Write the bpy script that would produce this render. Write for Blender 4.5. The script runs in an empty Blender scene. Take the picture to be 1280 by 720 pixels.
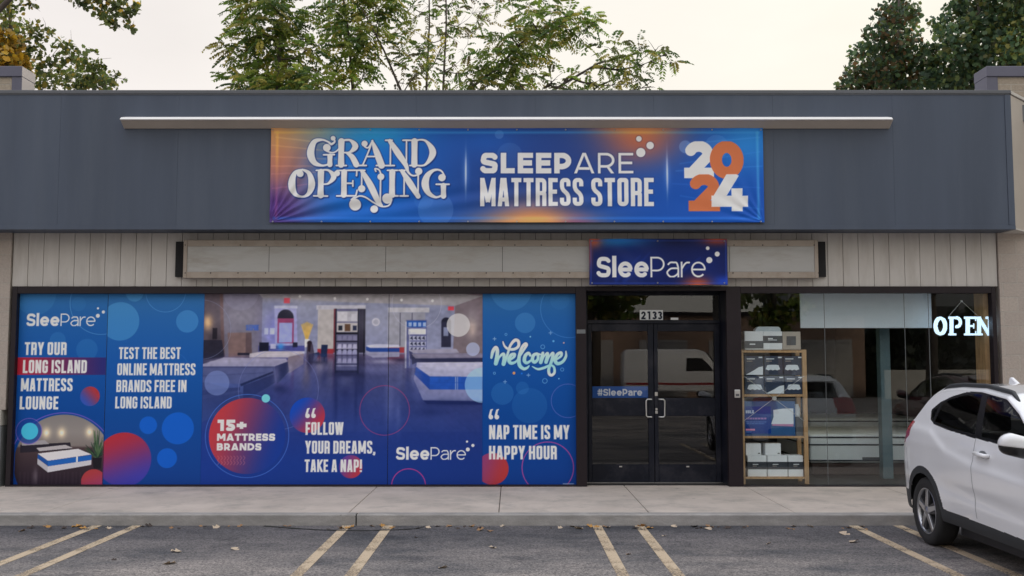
import bpy, math, random
import numpy as np
from mathutils import Vector

# ------------------------------------------------------------------ camera, sky, sun, exposure
SC = bpy.context.scene
COL = SC.collection
F = 1250.0                       # focal length in pixels of a 1280 wide picture
TH = math.atan(95.0 / F)         # camera pitch (up)
ZC = 1.80                        # eye height
CT, ST = math.cos(TH), math.sin(TH)
cam = bpy.data.objects.new('camera', bpy.data.cameras.new('camera'))
COL.objects.link(cam)
cam.location = (0, 0, ZC)
cam.rotation_euler = (math.pi / 2 + TH, 0, 0)
cam.data.sensor_width = 36
cam.data.lens = F / 1280 * 36
cam.data.clip_end = 2000
SC.camera = cam

SUN_EL, SUN_AZ = math.radians(24), math.radians(35)     # veiled low sun behind the shop, to the right
W = bpy.data.worlds.new('World')
SC.world = W
W.use_nodes = True
nt = W.node_tree
nt.nodes.clear()
wo = nt.nodes.new('ShaderNodeOutputWorld')
sky = nt.nodes.new('ShaderNodeTexSky')
sky.sky_type = 'NISHITA'
sky.sun_disc = False
sky.sun_elevation = SUN_EL
sky.sun_rotation = SUN_AZ
bg1 = nt.nodes.new('ShaderNodeBackground')
bg1.inputs['Strength'].default_value = 0.05
nt.links.new(sky.outputs[0], bg1.inputs['Color'])
# the bright cloud deck: cream low down, whiter and brighter overhead, soft uneven patches
tc = nt.nodes.new('ShaderNodeTexCoord')
sep = nt.nodes.new('ShaderNodeSeparateXYZ')
nt.links.new(tc.outputs['Generated'], sep.inputs[0])
mr = nt.nodes.new('ShaderNodeMapRange')
mr.inputs['From Min'].default_value = 0.0
mr.inputs['From Max'].default_value = 0.9
nt.links.new(sep.outputs['Z'], mr.inputs['Value'])
cr = nt.nodes.new('ShaderNodeValToRGB')
cr.color_ramp.elements[0].position = 0.0
cr.color_ramp.elements[0].color = (0.84, 0.79, 0.74, 1)
cr.color_ramp.elements[1].position = 1.0
cr.color_ramp.elements[1].color = (1.22, 1.26, 1.40, 1)
e = cr.color_ramp.elements.new(0.42)
e.color = (0.82, 0.785, 0.75, 1)
e = cr.color_ramp.elements.new(0.62)
e.color = (0.97, 0.98, 1.05, 1)
nt.links.new(mr.outputs[0], cr.inputs[0])
# warmer and brighter towards the veiled sun (right), a touch cooler on the left
warm = nt.nodes.new('ShaderNodeMapRange')
warm.inputs['From Min'].default_value = -0.5
warm.inputs['From Max'].default_value = 0.6
nt.links.new(sep.outputs['X'], warm.inputs['Value'])
wr = nt.nodes.new('ShaderNodeValToRGB')
wr.color_ramp.elements[0].color = (1.18, 1.165, 1.20, 1)
wr.color_ramp.elements[1].color = (1.265, 1.275, 1.15, 1)
nt.links.new(warm.outputs[0], wr.inputs[0])
wm = nt.nodes.new('ShaderNodeMix')
wm.data_type = 'RGBA'
wm.blend_type = 'MULTIPLY'
wm.inputs[0].default_value = 1.0
nt.links.new(cr.outputs[0], wm.inputs[6])
nt.links.new(wr.outputs[0], wm.inputs[7])
nz = nt.nodes.new('ShaderNodeTexNoise')
nz.inputs['Scale'].default_value = 2.2
nz.inputs['Detail'].default_value = 5
mp = nt.nodes.new('ShaderNodeMapping')
mp.inputs['Scale'].default_value = (1, 1, 2.5)
nt.links.new(tc.outputs['Generated'], mp.inputs[0])
nt.links.new(mp.outputs[0], nz.inputs['Vector'])
mr2 = nt.nodes.new('ShaderNodeMapRange')
mr2.inputs['From Min'].default_value = 0.35
mr2.inputs['From Max'].default_value = 0.65
mr2.inputs['To Min'].default_value = 0.94
mr2.inputs['To Max'].default_value = 1.05
nt.links.new(nz.outputs[0], mr2.inputs['Value'])
bg2 = nt.nodes.new('ShaderNodeBackground')
nt.links.new(wm.outputs[2], bg2.inputs['Color'])
nt.links.new(mr2.outputs[0], bg2.inputs['Strength'])
ad = nt.nodes.new('ShaderNodeMixShader')
ad.inputs[0].default_value = 0.97
nt.links.new(bg1.outputs[0], ad.inputs[1])
nt.links.new(bg2.outputs[0], ad.inputs[2])
nt.links.new(ad.outputs[0], wo.inputs[0])

sun = bpy.data.objects.new('sun', bpy.data.lights.new('sun', 'SUN'))
COL.objects.link(sun)
sun.data.energy = 2.4
sun.data.angle = math.radians(14)
sun.data.color = (1.0, 0.86, 0.66)
sun.rotation_euler = Vector((math.sin(SUN_AZ) * math.cos(SUN_EL), math.cos(SUN_AZ) * math.cos(SUN_EL),
                             math.sin(SUN_EL))).to_track_quat('Z', 'Y').to_euler()
SC.view_settings.view_transform = 'Standard'
SC.view_settings.look = 'None'
SC.view_settings.exposure = 0.0
SC.view_settings.gamma = 1.0
SC.cycles.max_bounces = 8
SC.cycles.transparent_max_bounces = 24

RNG = random.Random(7)
NP = np.random.default_rng(11)


# ------------------------------------------------------------------ helpers
def at(px, py, Y):
    """the point seen at pixel (px, py) of the 1280 x 720 photograph, at distance Y"""
    x, u = (px - 640) / F, (360 - py) / F
    dy, dz = CT - u * ST, ST + u * CT
    t = Y / dy
    return Vector((x * t, Y, ZC + dz * t))


def X_(px, py, Y):
    return at(px, py, Y).x


def Z_(py, Y):
    return at(640, py, Y).z


ORG = {}


def tag(o, label=None, cat=None, group=None, kind=None):
    if label: o['label'] = label
    if cat: o['category'] = cat
    if group: o['group'] = group
    if kind: o['kind'] = kind
    return o


def empty(name, loc, label=None, cat=None, group=None, parent=None, kind=None):
    o = bpy.data.objects.new(name, None)
    o.empty_display_size = 0.2
    COL.objects.link(o)
    loc = Vector(loc)
    if parent is not None:
        o.parent = parent
        o.location = loc - ORG[parent.name]
    else:
        o.location = loc
    ORG[o.name] = loc
    return tag(o, label, cat, group, kind)


def link(me, name, parent, origin):
    o = bpy.data.objects.new(name, me)
    COL.objects.link(o)
    if parent is not None:
        o.parent = parent
        o.location = Vector(origin) - ORG[parent.name]
    else:
        o.location = Vector(origin)
    ORG[o.name] = Vector(origin)
    return o


class MB:
    """collects shapes in world coordinates; build() links them as one mesh object"""
    def __init__(s):
        s.v, s.f = [], []

    def add(s, vs, fs):
        b = len(s.v)
        s.v += [tuple(q) for q in vs]
        s.f += [tuple(i + b for i in q) for q in fs]
        return s

    def box(s, a, b):
        x0, x1 = sorted((a[0], b[0])); y0, y1 = sorted((a[1], b[1])); z0, z1 = sorted((a[2], b[2]))
        return s.add([(x0, y0, z0), (x1, y0, z0), (x1, y1, z0), (x0, y1, z0), (x0, y0, z1), (x1, y0, z1), (x1, y1, z1), (x0, y1, z1)],
                     [(3, 2, 1, 0), (4, 5, 6, 7), (0, 1, 5, 4), (1, 2, 6, 5), (2, 3, 7, 6), (3, 0, 4, 7)])

    def prism(s, pts, axis, a, b):
        """2-D outline swept along an axis: 'x' takes (y,z), 'y' takes (x,z), 'z' takes (x,y)"""
        n = len(pts)
        def q(p, t):
            return {'x': (t, p[0], p[1]), 'y': (p[0], t, p[1]), 'z': (p[0], p[1], t)}[axis]
        vs = [q(p, a) for p in pts] + [q(p, b) for p in pts]
        fs = [tuple(range(n - 1, -1, -1)), tuple(range(n, 2 * n))] + [(i, (i + 1) % n, n + (i + 1) % n, n + i) for i in range(n)]
        return s.add(vs, fs)

    def tube(s, pts, rad, n=8, cap=True):
        pts = [Vector(p) for p in pts]
        if not hasattr(rad, '__len__'): rad = [rad] * len(pts)
        vs, fs = [], []
        prev = None
        for i, p in enumerate(pts):
            d = (pts[min(i + 1, len(pts) - 1)] - pts[max(i - 1, 0)]).normalized()
            if prev is None:
                u = d.orthogonal().normalized()
            else:
                u = (prev - d * prev.dot(d))
                u = u.normalized() if u.length > 1e-6 else d.orthogonal().normalized()
            prev = u
            w = d.cross(u)
            for k in range(n):
                a = 2 * math.pi * k / n
                vs.append(p + (u * math.cos(a) + w * math.sin(a)) * rad[i])
        for i in range(len(pts) - 1):
            for k in range(n):
                fs.append((i * n + k, i * n + (k + 1) % n, (i + 1) * n + (k + 1) % n, (i + 1) * n + k))
        if cap:
            fs.append(tuple(range(n - 1, -1, -1)))
            m = (len(pts) - 1) * n
            fs.append(tuple(m + k for k in range(n)))
        return s.add(vs, fs)

    def lathe(s, prof, c, axis=(1, 0, 0), n=40):
        """profile of (radius, offset along axis) swept round the axis through c"""
        ax = Vector(axis).normalized(); u = ax.orthogonal().normalized(); w = ax.cross(u); c = Vector(c)
        vs, fs = [], []
        for r, o in prof:
            for k in range(n):
                a = 2 * math.pi * k / n
                vs.append(c + ax * o + (u * math.cos(a) + w * math.sin(a)) * r)
        for i in range(len(prof) - 1):
            for k in range(n):
                fs.append((i * n + k, i * n + (k + 1) % n, (i + 1) * n + (k + 1) % n, (i + 1) * n + k))
        return s.add(vs, fs)

    def build(s, name, m, parent=None, bevel=0, smooth=False, origin=None, seg=1):
        v = np.array(s.v, dtype=float)
        if origin is None:
            origin = ORG[parent.name] if parent is not None else Vector(((v[:, 0].min() + v[:, 0].max()) / 2, (v[:, 1].min() + v[:, 1].max()) / 2, v[:, 2].min()))
        me = bpy.data.meshes.new(name)
        me.from_pydata([tuple(q) for q in (v - np.array(origin))], [], s.f)
        import bmesh
        bm = bmesh.new(); bm.from_mesh(me)
        bmesh.ops.recalc_face_normals(bm, faces=bm.faces)
        if bevel:
            bmesh.ops.bevel(bm, geom=[ed for ed in bm.edges if len(ed.link_faces) == 2 and ed.calc_face_angle(0) > 0.5],
                            offset=bevel, segments=seg, affect='EDGES', profile=0.5)
        bm.to_mesh(me); bm.free()
        if smooth:
            me.polygons.foreach_set('use_smooth', [True] * len(me.polygons))
            if smooth != 'all': me.set_sharp_from_angle(angle=math.radians(40))
        me.materials.append(m)
        return link(me, name, parent, origin)


def np_mesh(name, v, f, m, parent=None, origin=(0, 0, 0), col=None, smooth=False):
    """mesh from arrays; f is (n, k); col is (verts, 3) linear"""
    me = bpy.data.meshes.new(name)
    v = np.asarray(v, dtype=np.float32) - np.array(origin, dtype=np.float32)
    f = np.asarray(f, dtype=np.int32)
    n, k = f.shape
    me.vertices.add(len(v)); me.vertices.foreach_set('co', v.ravel())
    me.loops.add(n * k); me.loops.foreach_set('vertex_index', f.ravel())
    me.polygons.add(n)
    me.polygons.foreach_set('loop_start', np.arange(0, n * k, k, dtype=np.int32))
    me.polygons.foreach_set('loop_total', np.full(n, k, dtype=np.int32))
    if smooth: me.polygons.foreach_set('use_smooth', np.ones(n, dtype=bool))
    me.update(calc_edges=True)
    if col is not None:
        a = me.color_attributes.new('Col', 'FLOAT_COLOR', 'POINT')
        a.data.foreach_set('color', np.concatenate([np.asarray(col, dtype=np.float32), np.ones((len(v), 1), dtype=np.float32)], 1).ravel())
    me.materials.append(m)
    return link(me, name, parent, origin)


def lin(c):
    c = np.asarray(c, dtype=float) / 255.0
    return np.where(c <= 0.04045, c / 12.92, ((c + 0.055) / 1.055) ** 2.4)


# ------------------------------------------------------------------ materials
def N(t, kind, **kw):
    n = t.nodes.new(kind)
    for k, v in kw.items():
        if k in n.inputs: n.inputs[k].default_value = v
        else: setattr(n, k, v)
    return n


def mat(name, col, rough=0.6, metal=0.0, vary=0.0, scale=3.0, bump=0.0, bscale=40.0, coat=0.0, spec=0.5, detail=5.0, stretch=(1, 1, 1), dirt=None, dscale=1.0):
    """principled with uneven colour, roughness and fine bump"""
    m = bpy.data.materials.new(name); m.use_nodes = True
    t = m.node_tree; b = t.nodes['Principled BSDF']
    b.inputs['Roughness'].default_value = rough
    b.inputs['Metallic'].default_value = metal
    b.inputs['Coat Weight'].default_value = coat
    b.inputs['Specular IOR Level'].default_value = spec
    b.inputs['Base Color'].default_value = (*col, 1)
    co = N(t, 'ShaderNodeTexCoord')
    mp = N(t, 'ShaderNodeMapping', Scale=stretch)
    t.links.new(co.outputs['Object'], mp.inputs[0])
    out = None
    if vary or dirt:
        n1 = N(t, 'ShaderNodeTexNoise', Scale=scale, Detail=detail, Roughness=0.65)
        t.links.new(mp.outputs[0], n1.inputs['Vector'])
        r = N(t, 'ShaderNodeValToRGB')
        r.color_ramp.elements[0].position = 0.3; r.color_ramp.elements[1].position = 0.7
        r.color_ramp.elements[0].color = (*[c * (1 - vary) for c in col], 1)
        r.color_ramp.elements[1].color = (*[min(1, c * (1 + vary)) for c in col], 1)
        t.links.new(n1.outputs[0], r.inputs[0])
        out = r.outputs[0]
        if dirt:
            n2 = N(t, 'ShaderNodeTexNoise', Scale=dscale, Detail=8.0, Roughness=0.7)
            t.links.new(mp.outputs[0], n2.inputs['Vector'])
            r2 = N(t, 'ShaderNodeValToRGB')
            r2.color_ramp.elements[0].position = 0.48; r2.color_ramp.elements[1].position = 0.72
            r2.color_ramp.elements[0].color = (0, 0, 0, 1); r2.color_ramp.elements[1].color = (1, 1, 1, 1)
            t.links.new(n2.outputs[0], r2.inputs[0])
            mx = N(t, 'ShaderNodeMix', data_type='RGBA')
            t.links.new(r2.outputs[0], mx.inputs[0]); t.links.new(out, mx.inputs[6])
            mx.inputs[7].default_value = (*dirt, 1)
            out = mx.outputs[2]
        t.links.new(out, b.inputs['Base Color'])
    if bump:
        n3 = N(t, 'ShaderNodeTexNoise', Scale=bscale, Detail=6.0)
        t.links.new(co.outputs['Object'], n3.inputs['Vector'])
        bp = N(t, 'ShaderNodeBump', Strength=bump, Distance=0.01)
        t.links.new(n3.outputs[0], bp.inputs['Height'])
        t.links.new(bp.outputs[0], b.inputs['Normal'])
    return m


def print_mat(name, rough=0.35, spec=0.4):
    m = bpy.data.materials.new(name); m.use_nodes = True
    t = m.node_tree; b = t.nodes['Principled BSDF']
    a = N(t, 'ShaderNodeAttribute', attribute_name='Col')
    t.links.new(a.outputs['Color'], b.inputs['Base Color'])
    b.inputs['Roughness'].default_value = rough
    b.inputs['Specular IOR Level'].default_value = spec
    return m


def emit_mat(name, col, s):
    m = bpy.data.materials.new(name); m.use_nodes = True
    b = m.node_tree.nodes['Principled BSDF']
    b.inputs['Base Color'].default_value = (*col, 1)
    b.inputs['Emission Color'].default_value = (*col, 1)
    b.inputs['Emission Strength'].default_value = s
    return m


def glass_mat(name, tint=(0.75, 0.80, 0.80), ior=1.5, rough=0.0, wave=0.0):
    """a window pane: clear through, reflecting by Fresnel"""
    m = bpy.data.materials.new(name); m.use_nodes = True
    t = m.node_tree; t.nodes.clear()
    o = N(t, 'ShaderNodeOutputMaterial')
    tr = N(t, 'ShaderNodeBsdfTransparent', Color=(*tint, 1))
    gl = N(t, 'ShaderNodeBsdfGlossy', Roughness=rough)
    fr = N(t, 'ShaderNodeFresnel', IOR=ior)
    ge = N(t, 'ShaderNodeNewGeometry')
    io = N(t, 'ShaderNodeMapRange')
    io.inputs['To Min'].default_value = ior; io.inputs['To Max'].default_value = 1 / ior      # the same reflection on both faces of the pane
    t.links.new(ge.outputs['Backfacing'], io.inputs['Value']); t.links.new(io.outputs[0], fr.inputs['IOR'])
    mx = N(t, 'ShaderNodeMixShader')
    if wave:
        co = N(t, 'ShaderNodeTexCoord')
        n = N(t, 'ShaderNodeTexNoise', Scale=0.9, Detail=1.0)
        t.links.new(co.outputs['Object'], n.inputs['Vector'])
        bp = N(t, 'ShaderNodeBump', Strength=wave, Distance=0.02)
        t.links.new(n.outputs[0], bp.inputs['Height'])
        t.links.new(bp.outputs[0], gl.inputs['Normal'])
    t.links.new(fr.outputs[0], mx.inputs[0]); t.links.new(tr.outputs[0], mx.inputs[1]); t.links.new(gl.outputs[0], mx.inputs[2])
    t.links.new(mx.outputs[0], o.inputs[0])
    return m


def leaf_mat(name):
    m = bpy.data.materials.new(name); m.use_nodes = True
    t = m.node_tree; t.nodes.clear()
    o = N(t, 'ShaderNodeOutputMaterial')
    a = N(t, 'ShaderNodeAttribute', attribute_name='Col')
    d = N(t, 'ShaderNodeBsdfPrincipled', Roughness=0.5)
    tl = N(t, 'ShaderNodeBsdfTranslucent')
    mx = N(t, 'ShaderNodeMixShader', Fac=0.42)
    t.links.new(a.outputs['Color'], d.inputs['Base Color']); t.links.new(a.outputs['Color'], tl.inputs['Color'])
    t.links.new(d.outputs[0], mx.inputs[1]); t.links.new(tl.outputs[0], mx.inputs[2]); t.links.new(mx.outputs[0], o.inputs[0])
    return m


def asphalt_mat():
    m = bpy.data.materials.new('asphalt'); m.use_nodes = True
    t = m.node_tree; b = t.nodes['Principled BSDF']
    b.inputs['Roughness'].default_value = 0.85
    co = N(t, 'ShaderNodeTexCoord')
    n1 = N(t, 'ShaderNodeTexNoise', Scale=0.55, Detail=8.0, Roughness=0.65)      # worn patches
    mp = N(t, 'ShaderNodeMapping', Scale=(1, 2.0, 1))
    t.links.new(co.outputs['Object'], mp.inputs[0]); t.links.new(mp.outputs[0], n1.inputs['Vector'])
    r1 = N(t, 'ShaderNodeValToRGB')
    r1.color_ramp.elements[0].position = 0.36; r1.color_ramp.elements[1].position = 0.66
    r1.color_ramp.elements[0].color = (0.070, 0.071, 0.080, 1); r1.color_ramp.elements[1].color = (0.275, 0.247, 0.234, 1)
    t.links.new(n1.outputs[0], r1.inputs[0])
    v = N(t, 'ShaderNodeTexVoronoi', Scale=75.0)                                  # stones
    t.links.new(co.outputs['Object'], v.inputs['Vector'])
    r2 = N(t, 'ShaderNodeValToRGB')
    r2.color_ramp.elements[0].color = (0.35, 0.35, 0.35, 1); r2.color_ramp.elements[1].color = (1.9, 1.85, 1.75, 1)
    sp = N(t, 'ShaderNodeSeparateColor'); t.links.new(v.outputs['Color'], sp.inputs[0]); t.links.new(sp.outputs[0], r2.inputs[0])
    mx = N(t, 'ShaderNodeMix', data_type='RGBA', blend_type='MULTIPLY'); mx.inputs[0].default_value = 0.8
    t.links.new(r1.outputs[0], mx.inputs[6]); t.links.new(r2.outputs[0], mx.inputs[7])
    n4 = N(t, 'ShaderNodeTexNoise', Scale=2.6, Detail=6.0, Roughness=0.6)          # dark stains
    t.links.new(co.outputs['Object'], n4.inputs['Vector'])
    r4 = N(t, 'ShaderNodeValToRGB')
    r4.color_ramp.elements[0].position = 0.56; r4.color_ramp.elements[1].position = 0.74
    r4.color_ramp.elements[0].color = (1, 1, 1, 1); r4.color_ramp.elements[1].color = (0.42, 0.43, 0.48, 1)
    t.links.new(n4.outputs[0], r4.inputs[0])
    mx2 = N(t, 'ShaderNodeMix', data_type='RGBA', blend_type='MULTIPLY'); mx2.inputs[0].default_value = 1.0
    t.links.new(mx.outputs[2], mx2.inputs[6]); t.links.new(r4.outputs[0], mx2.inputs[7])
    t.links.new(mx2.outputs[2], b.inputs['Base Color'])
    sy = N(t, 'ShaderNodeSeparateXYZ'); t.links.new(co.outputs['Object'], sy.inputs[0])     # darker and bluer towards the kerb, edge broken by the patch noise
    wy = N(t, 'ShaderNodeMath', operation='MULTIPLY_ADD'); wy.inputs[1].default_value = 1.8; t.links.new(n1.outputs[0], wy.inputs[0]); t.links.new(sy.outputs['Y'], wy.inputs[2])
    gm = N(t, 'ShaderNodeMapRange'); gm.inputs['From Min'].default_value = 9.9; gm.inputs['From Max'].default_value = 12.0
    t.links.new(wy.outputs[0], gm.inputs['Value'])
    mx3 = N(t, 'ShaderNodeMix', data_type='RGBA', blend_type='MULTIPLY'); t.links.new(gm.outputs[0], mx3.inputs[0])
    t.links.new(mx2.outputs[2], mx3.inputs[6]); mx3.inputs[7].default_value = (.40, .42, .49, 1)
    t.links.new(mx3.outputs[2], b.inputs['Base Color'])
    bp = N(t, 'ShaderNodeBump', Strength=0.7, Distance=0.006)
    t.links.new(v.outputs['Distance'], bp.inputs['Height']); t.links.new(bp.outputs[0], b.inputs['Normal'])
    return m


def stripe_mat():
    """worn road paint: the asphalt shows through where it has flaked"""
    m = bpy.data.materials.new('worn_paint'); m.use_nodes = True
    t = m.node_tree; b = t.nodes['Principled BSDF']; o = t.nodes['Material Output']
    b.inputs['Roughness'].default_value = 0.8
    co = N(t, 'ShaderNodeTexCoord')
    n = N(t, 'ShaderNodeTexNoise', Scale=3.0, Detail=5.0, Roughness=0.6)
    t.links.new(co.outputs['Object'], n.inputs['Vector'])
    c = N(t, 'ShaderNodeValToRGB')
    c.color_ramp.elements[0].color = (0.48, 0.35, 0.22, 1); c.color_ramp.elements[1].color = (0.60, 0.50, 0.37, 1)
    t.links.new(n.outputs[0], c.inputs[0]); t.links.new(c.outputs[0], b.inputs['Base Color'])
    n2 = N(t, 'ShaderNodeTexNoise', Scale=38.0, Detail=6.0, Roughness=0.8)
    t.links.new(co.outputs['Object'], n2.inputs['Vector'])
    n3 = N(t, 'ShaderNodeTexNoise', Scale=1.7, Detail=3.0)
    t.links.new(co.outputs['Object'], n3.inputs['Vector'])
    ma = N(t, 'ShaderNodeMath', operation='ADD')
    t.links.new(n2.outputs[0], ma.inputs[0]); t.links.new(n3.outputs[0], ma.inputs[1])
    r = N(t, 'ShaderNodeValToRGB')
    r.color_ramp.elements[0].position = 0.88; r.color_ramp.elements[1].position = 1.22
    r.color_ramp.elements[0].color = (0.1, 0.1, 0.1, 1)
    t.links.new(ma.outputs[0], r.inputs[0])
    tr = N(t, 'ShaderNodeBsdfTransparent'); mx = N(t, 'ShaderNodeMixShader')
    t.links.new(r.outputs[0], mx.inputs[0]); t.links.new(tr.outputs[0], mx.inputs[1]); t.links.new(b.outputs[0], mx.inputs[2])
    t.links.new(mx.outputs[0], o.inputs[0])
    return m


def block_mat(name, c1, c2, mortar, w=0.40, h=0.20):
    """split-face masonry block laid in running bond on a wall facing the street"""
    m = bpy.data.materials.new(name); m.use_nodes = True
    t = m.node_tree; b = t.nodes['Principled BSDF']; b.inputs['Roughness'].default_value = 0.9
    co = N(t, 'ShaderNodeTexCoord')
    sx = N(t, 'ShaderNodeSeparateXYZ'); cx = N(t, 'ShaderNodeCombineXYZ')
    t.links.new(co.outputs['Object'], sx.inputs[0])
    ma = N(t, 'ShaderNodeMath', operation='ADD')
    t.links.new(sx.outputs['X'], ma.inputs[0]); t.links.new(sx.outputs['Y'], ma.inputs[1])
    t.links.new(ma.outputs[0], cx.inputs['X']); t.links.new(sx.outputs['Z'], cx.inputs['Y'])
    br = N(t, 'ShaderNodeTexBrick', Scale=1.0)
    br.inputs['Color1'].default_value = (*c1, 1); br.inputs['Color2'].default_value = (*c2, 1); br.inputs['Mortar'].default_value = (*mortar, 1)
    br.inputs['Brick Width'].default_value = w; br.inputs['Row Height'].default_value = h; br.inputs['Mortar Size'].default_value = 0.008
    t.links.new(cx.outputs[0], br.inputs['Vector'])
    n = N(t, 'ShaderNodeTexNoise', Scale=35.0, Detail=8.0, Roughness=0.7); t.links.new(co.outputs['Object'], n.inputs['Vector'])
    r = N(t, 'ShaderNodeValToRGB'); r.color_ramp.elements[0].color = (0.6, 0.6, 0.6, 1); r.color_ramp.elements[1].color = (1.3, 1.3, 1.3, 1)
    t.links.new(n.outputs[0], r.inputs[0])
    mx = N(t, 'ShaderNodeMix', data_type='RGBA', blend_type='MULTIPLY'); mx.inputs[0].default_value = 0.9
    t.links.new(br.outputs[0], mx.inputs[6]); t.links.new(r.outputs[0], mx.inputs[7]); t.links.new(mx.outputs[2], b.inputs['Base Color'])
    m1 = N(t, 'ShaderNodeMath', operation='MULTIPLY'); m1.inputs[1].default_value = -1.0
    t.links.new(br.outputs['Fac'], m1.inputs[0])
    m2 = N(t, 'ShaderNodeMath', operation='ADD'); t.links.new(m1.outputs[0], m2.inputs[0]); t.links.new(n.outputs[0], m2.inputs[1])
    bp = N(t, 'ShaderNodeBump', Strength=0.8, Distance=0.012); t.links.new(m2.outputs[0], bp.inputs['Height']); t.links.new(bp.outputs[0], b.inputs['Normal'])
    return m


M = dict(
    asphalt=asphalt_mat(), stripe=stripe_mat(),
    concrete=mat('sidewalk_concrete', (0.50, 0.435, 0.385), 0.9, vary=0.14, scale=1.3, bump=0.25, bscale=60, dirt=(0.33, 0.30, 0.27), dscale=2.2),
    curb=mat('curb_concrete', (0.31, 0.295, 0.285), 0.9, vary=0.22, scale=5, bump=0.4, bscale=50, dirt=(0.22, 0.21, 0.20), dscale=3.0, stretch=(0.6, 1, 1.5)),
    joint=mat('joint_tar', (0.03, 0.03, 0.03), 0.9, vary=0.2),
    fascia=mat('fascia_metal', (0.070, 0.088, 0.126), 0.5, spec=.3, vary=0.13, scale=1.6, stretch=(1, 1, .10), bump=0.05, bscale=1.6, dirt=(0.092, 0.112, 0.150), dscale=0.9),
    coping=mat('coping_metal', (0.100, 0.108, 0.125), 0.4, vary=0.08, scale=1.0),
    violet=mat('parapet_metal', (0.105, 0.105, 0.150), 0.45, vary=0.08, scale=2.0),
    tan=mat('tan_metal', (0.42, 0.375, 0.335), 0.6, vary=0.06, scale=2.0),
    siding=mat('painted_siding', (0.525, 0.50, 0.475), 0.65, vary=0.06, scale=2.5, stretch=(3, 1, 0.5), bump=0.05, bscale=15, dirt=(0.42, 0.39, 0.36), dscale=1.4),
    dark=mat('dark_gap', (0.012, 0.012, 0.014), 0.9, vary=0.2),
    frame=mat('bronze_anodised', (0.014, 0.009, 0.013), 0.4, metal=0.0, vary=0.15, scale=4, spec=0.3),
    navy=mat('door_paint', (0.006, 0.008, 0.017), 0.4, spec=.25, vary=0.15, scale=4, dirt=(0.03, 0.03, 0.04), dscale=4),
    block=block_mat('tan_block', (0.47, 0.41, 0.365), (0.42, 0.365, 0.33), (0.47, 0.43, 0.39)),
    block_pale=block_mat('pale_block', (0.44, 0.37, 0.29), (0.40, 0.335, 0.265), (0.46, 0.41, 0.34), 0.8, 0.10),
    pale=mat('pale_stone', (0.52, 0.50, 0.47), 0.8, vary=0.08),
    grey=mat('grey_paint', (0.15, 0.16, 0.17), 0.8, vary=0.12, bump=0.2),
    beige=mat('cabinet_beige', (0.34, 0.29, 0.245), 0.6, vary=0.08, scale=3, dirt=(0.27, 0.22, 0.175), dscale=5),
    panel=mat('cabinet_panel', (0.38, 0.375, 0.365), 0.5, vary=0.10, scale=1.2, stretch=(0.5, 1, 2), dirt=(.30, .28, .25), dscale=2.5),
    white=mat('white_coated', (0.86, 0.85, 0.84), 0.4, vary=0.03),
    whiteboard=mat('white_board', (0.74, 0.82, 0.90), 0.7, vary=0.03),
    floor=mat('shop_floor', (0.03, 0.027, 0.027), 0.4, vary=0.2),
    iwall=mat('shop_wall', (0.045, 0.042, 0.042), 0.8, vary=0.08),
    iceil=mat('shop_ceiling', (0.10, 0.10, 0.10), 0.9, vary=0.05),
    teal=mat('teal_column', (0.085, 0.14, 0.16), 0.45, vary=0.1),
    wood=mat('pine', (0.52, 0.31, 0.15), 0.6, vary=0.25, scale=6, stretch=(4, 4, 0.5)),
    wire=mat('steel_wire', (0.6, 0.6, 0.6), 0.35, metal=0.8),
    steel=mat('brushed_steel', (0.62, 0.62, 0.62), 0.3, metal=1.0, vary=0.05),
    boxwhite=mat('white_card', (0.88, 0.90, 0.92), 0.7, vary=0.03),
    boxtan=mat('tan_card', (0.48, 0.42, 0.36), 0.8, vary=0.05),
    boxgrey=mat('grey_band', (0.10, 0.105, 0.115), 0.6, vary=0.05),
    boxdark=mat('dark_band', (0.035, 0.042, 0.055), 0.6, vary=0.05),
    boxnavy=mat('navy_card', (0.022, 0.040, 0.085), 0.35, vary=0.25, scale=8),
    boxblue=mat('blue_card', (0.022, 0.10, 0.27), 0.35, vary=0.15, scale=5),
    pillow=mat('printed_pillow', (0.80, 0.86, 0.92), 0.6, vary=0.05),
    pink=mat('printed_pink', (0.55, 0.25, 0.45), 0.6, vary=0.05),
    fabric=mat('mattress_fabric', (0.82, 0.86, 0.86), 0.9, vary=0.05, bump=0.3, bscale=120),
    piping=mat('dark_piping', (0.03, 0.035, 0.045), 0.8, vary=0.1),
    base=mat('brown_base', (0.06, 0.036, 0.030), 0.8, vary=0.15),
    black=mat('black_plastic', (0.015, 0.015, 0.017), 0.5, vary=0.15),
    led=emit_mat('led_white', (0.70, 0.86, 1.0), 0.95),
    lamp=emit_mat('lamp_warm', (1.0, 0.85, 0.65), 5.0),
    tubelight=emit_mat('ceiling_light', (1.0, 0.84, 0.5), 4.0),
    glass=glass_mat('window_glass', (0.96, 0.985, 0.99), 1.62, wave=0.02),
    doorglass=glass_mat('door_glass', (0.80, 0.80, 0.81), 1.62, wave=0.03),
    bark=mat('bark', (0.075, 0.06, 0.05), 0.95, vary=0.35, scale=8, stretch=(1, 1, 0.3), bump=0.6, bscale=12),
    leaf=leaf_mat('leaf'),
    print_=print_mat('printed_vinyl', 0.5, 0.10), banner=print_mat('banner_vinyl', 0.45, 0.18),
)

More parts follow.
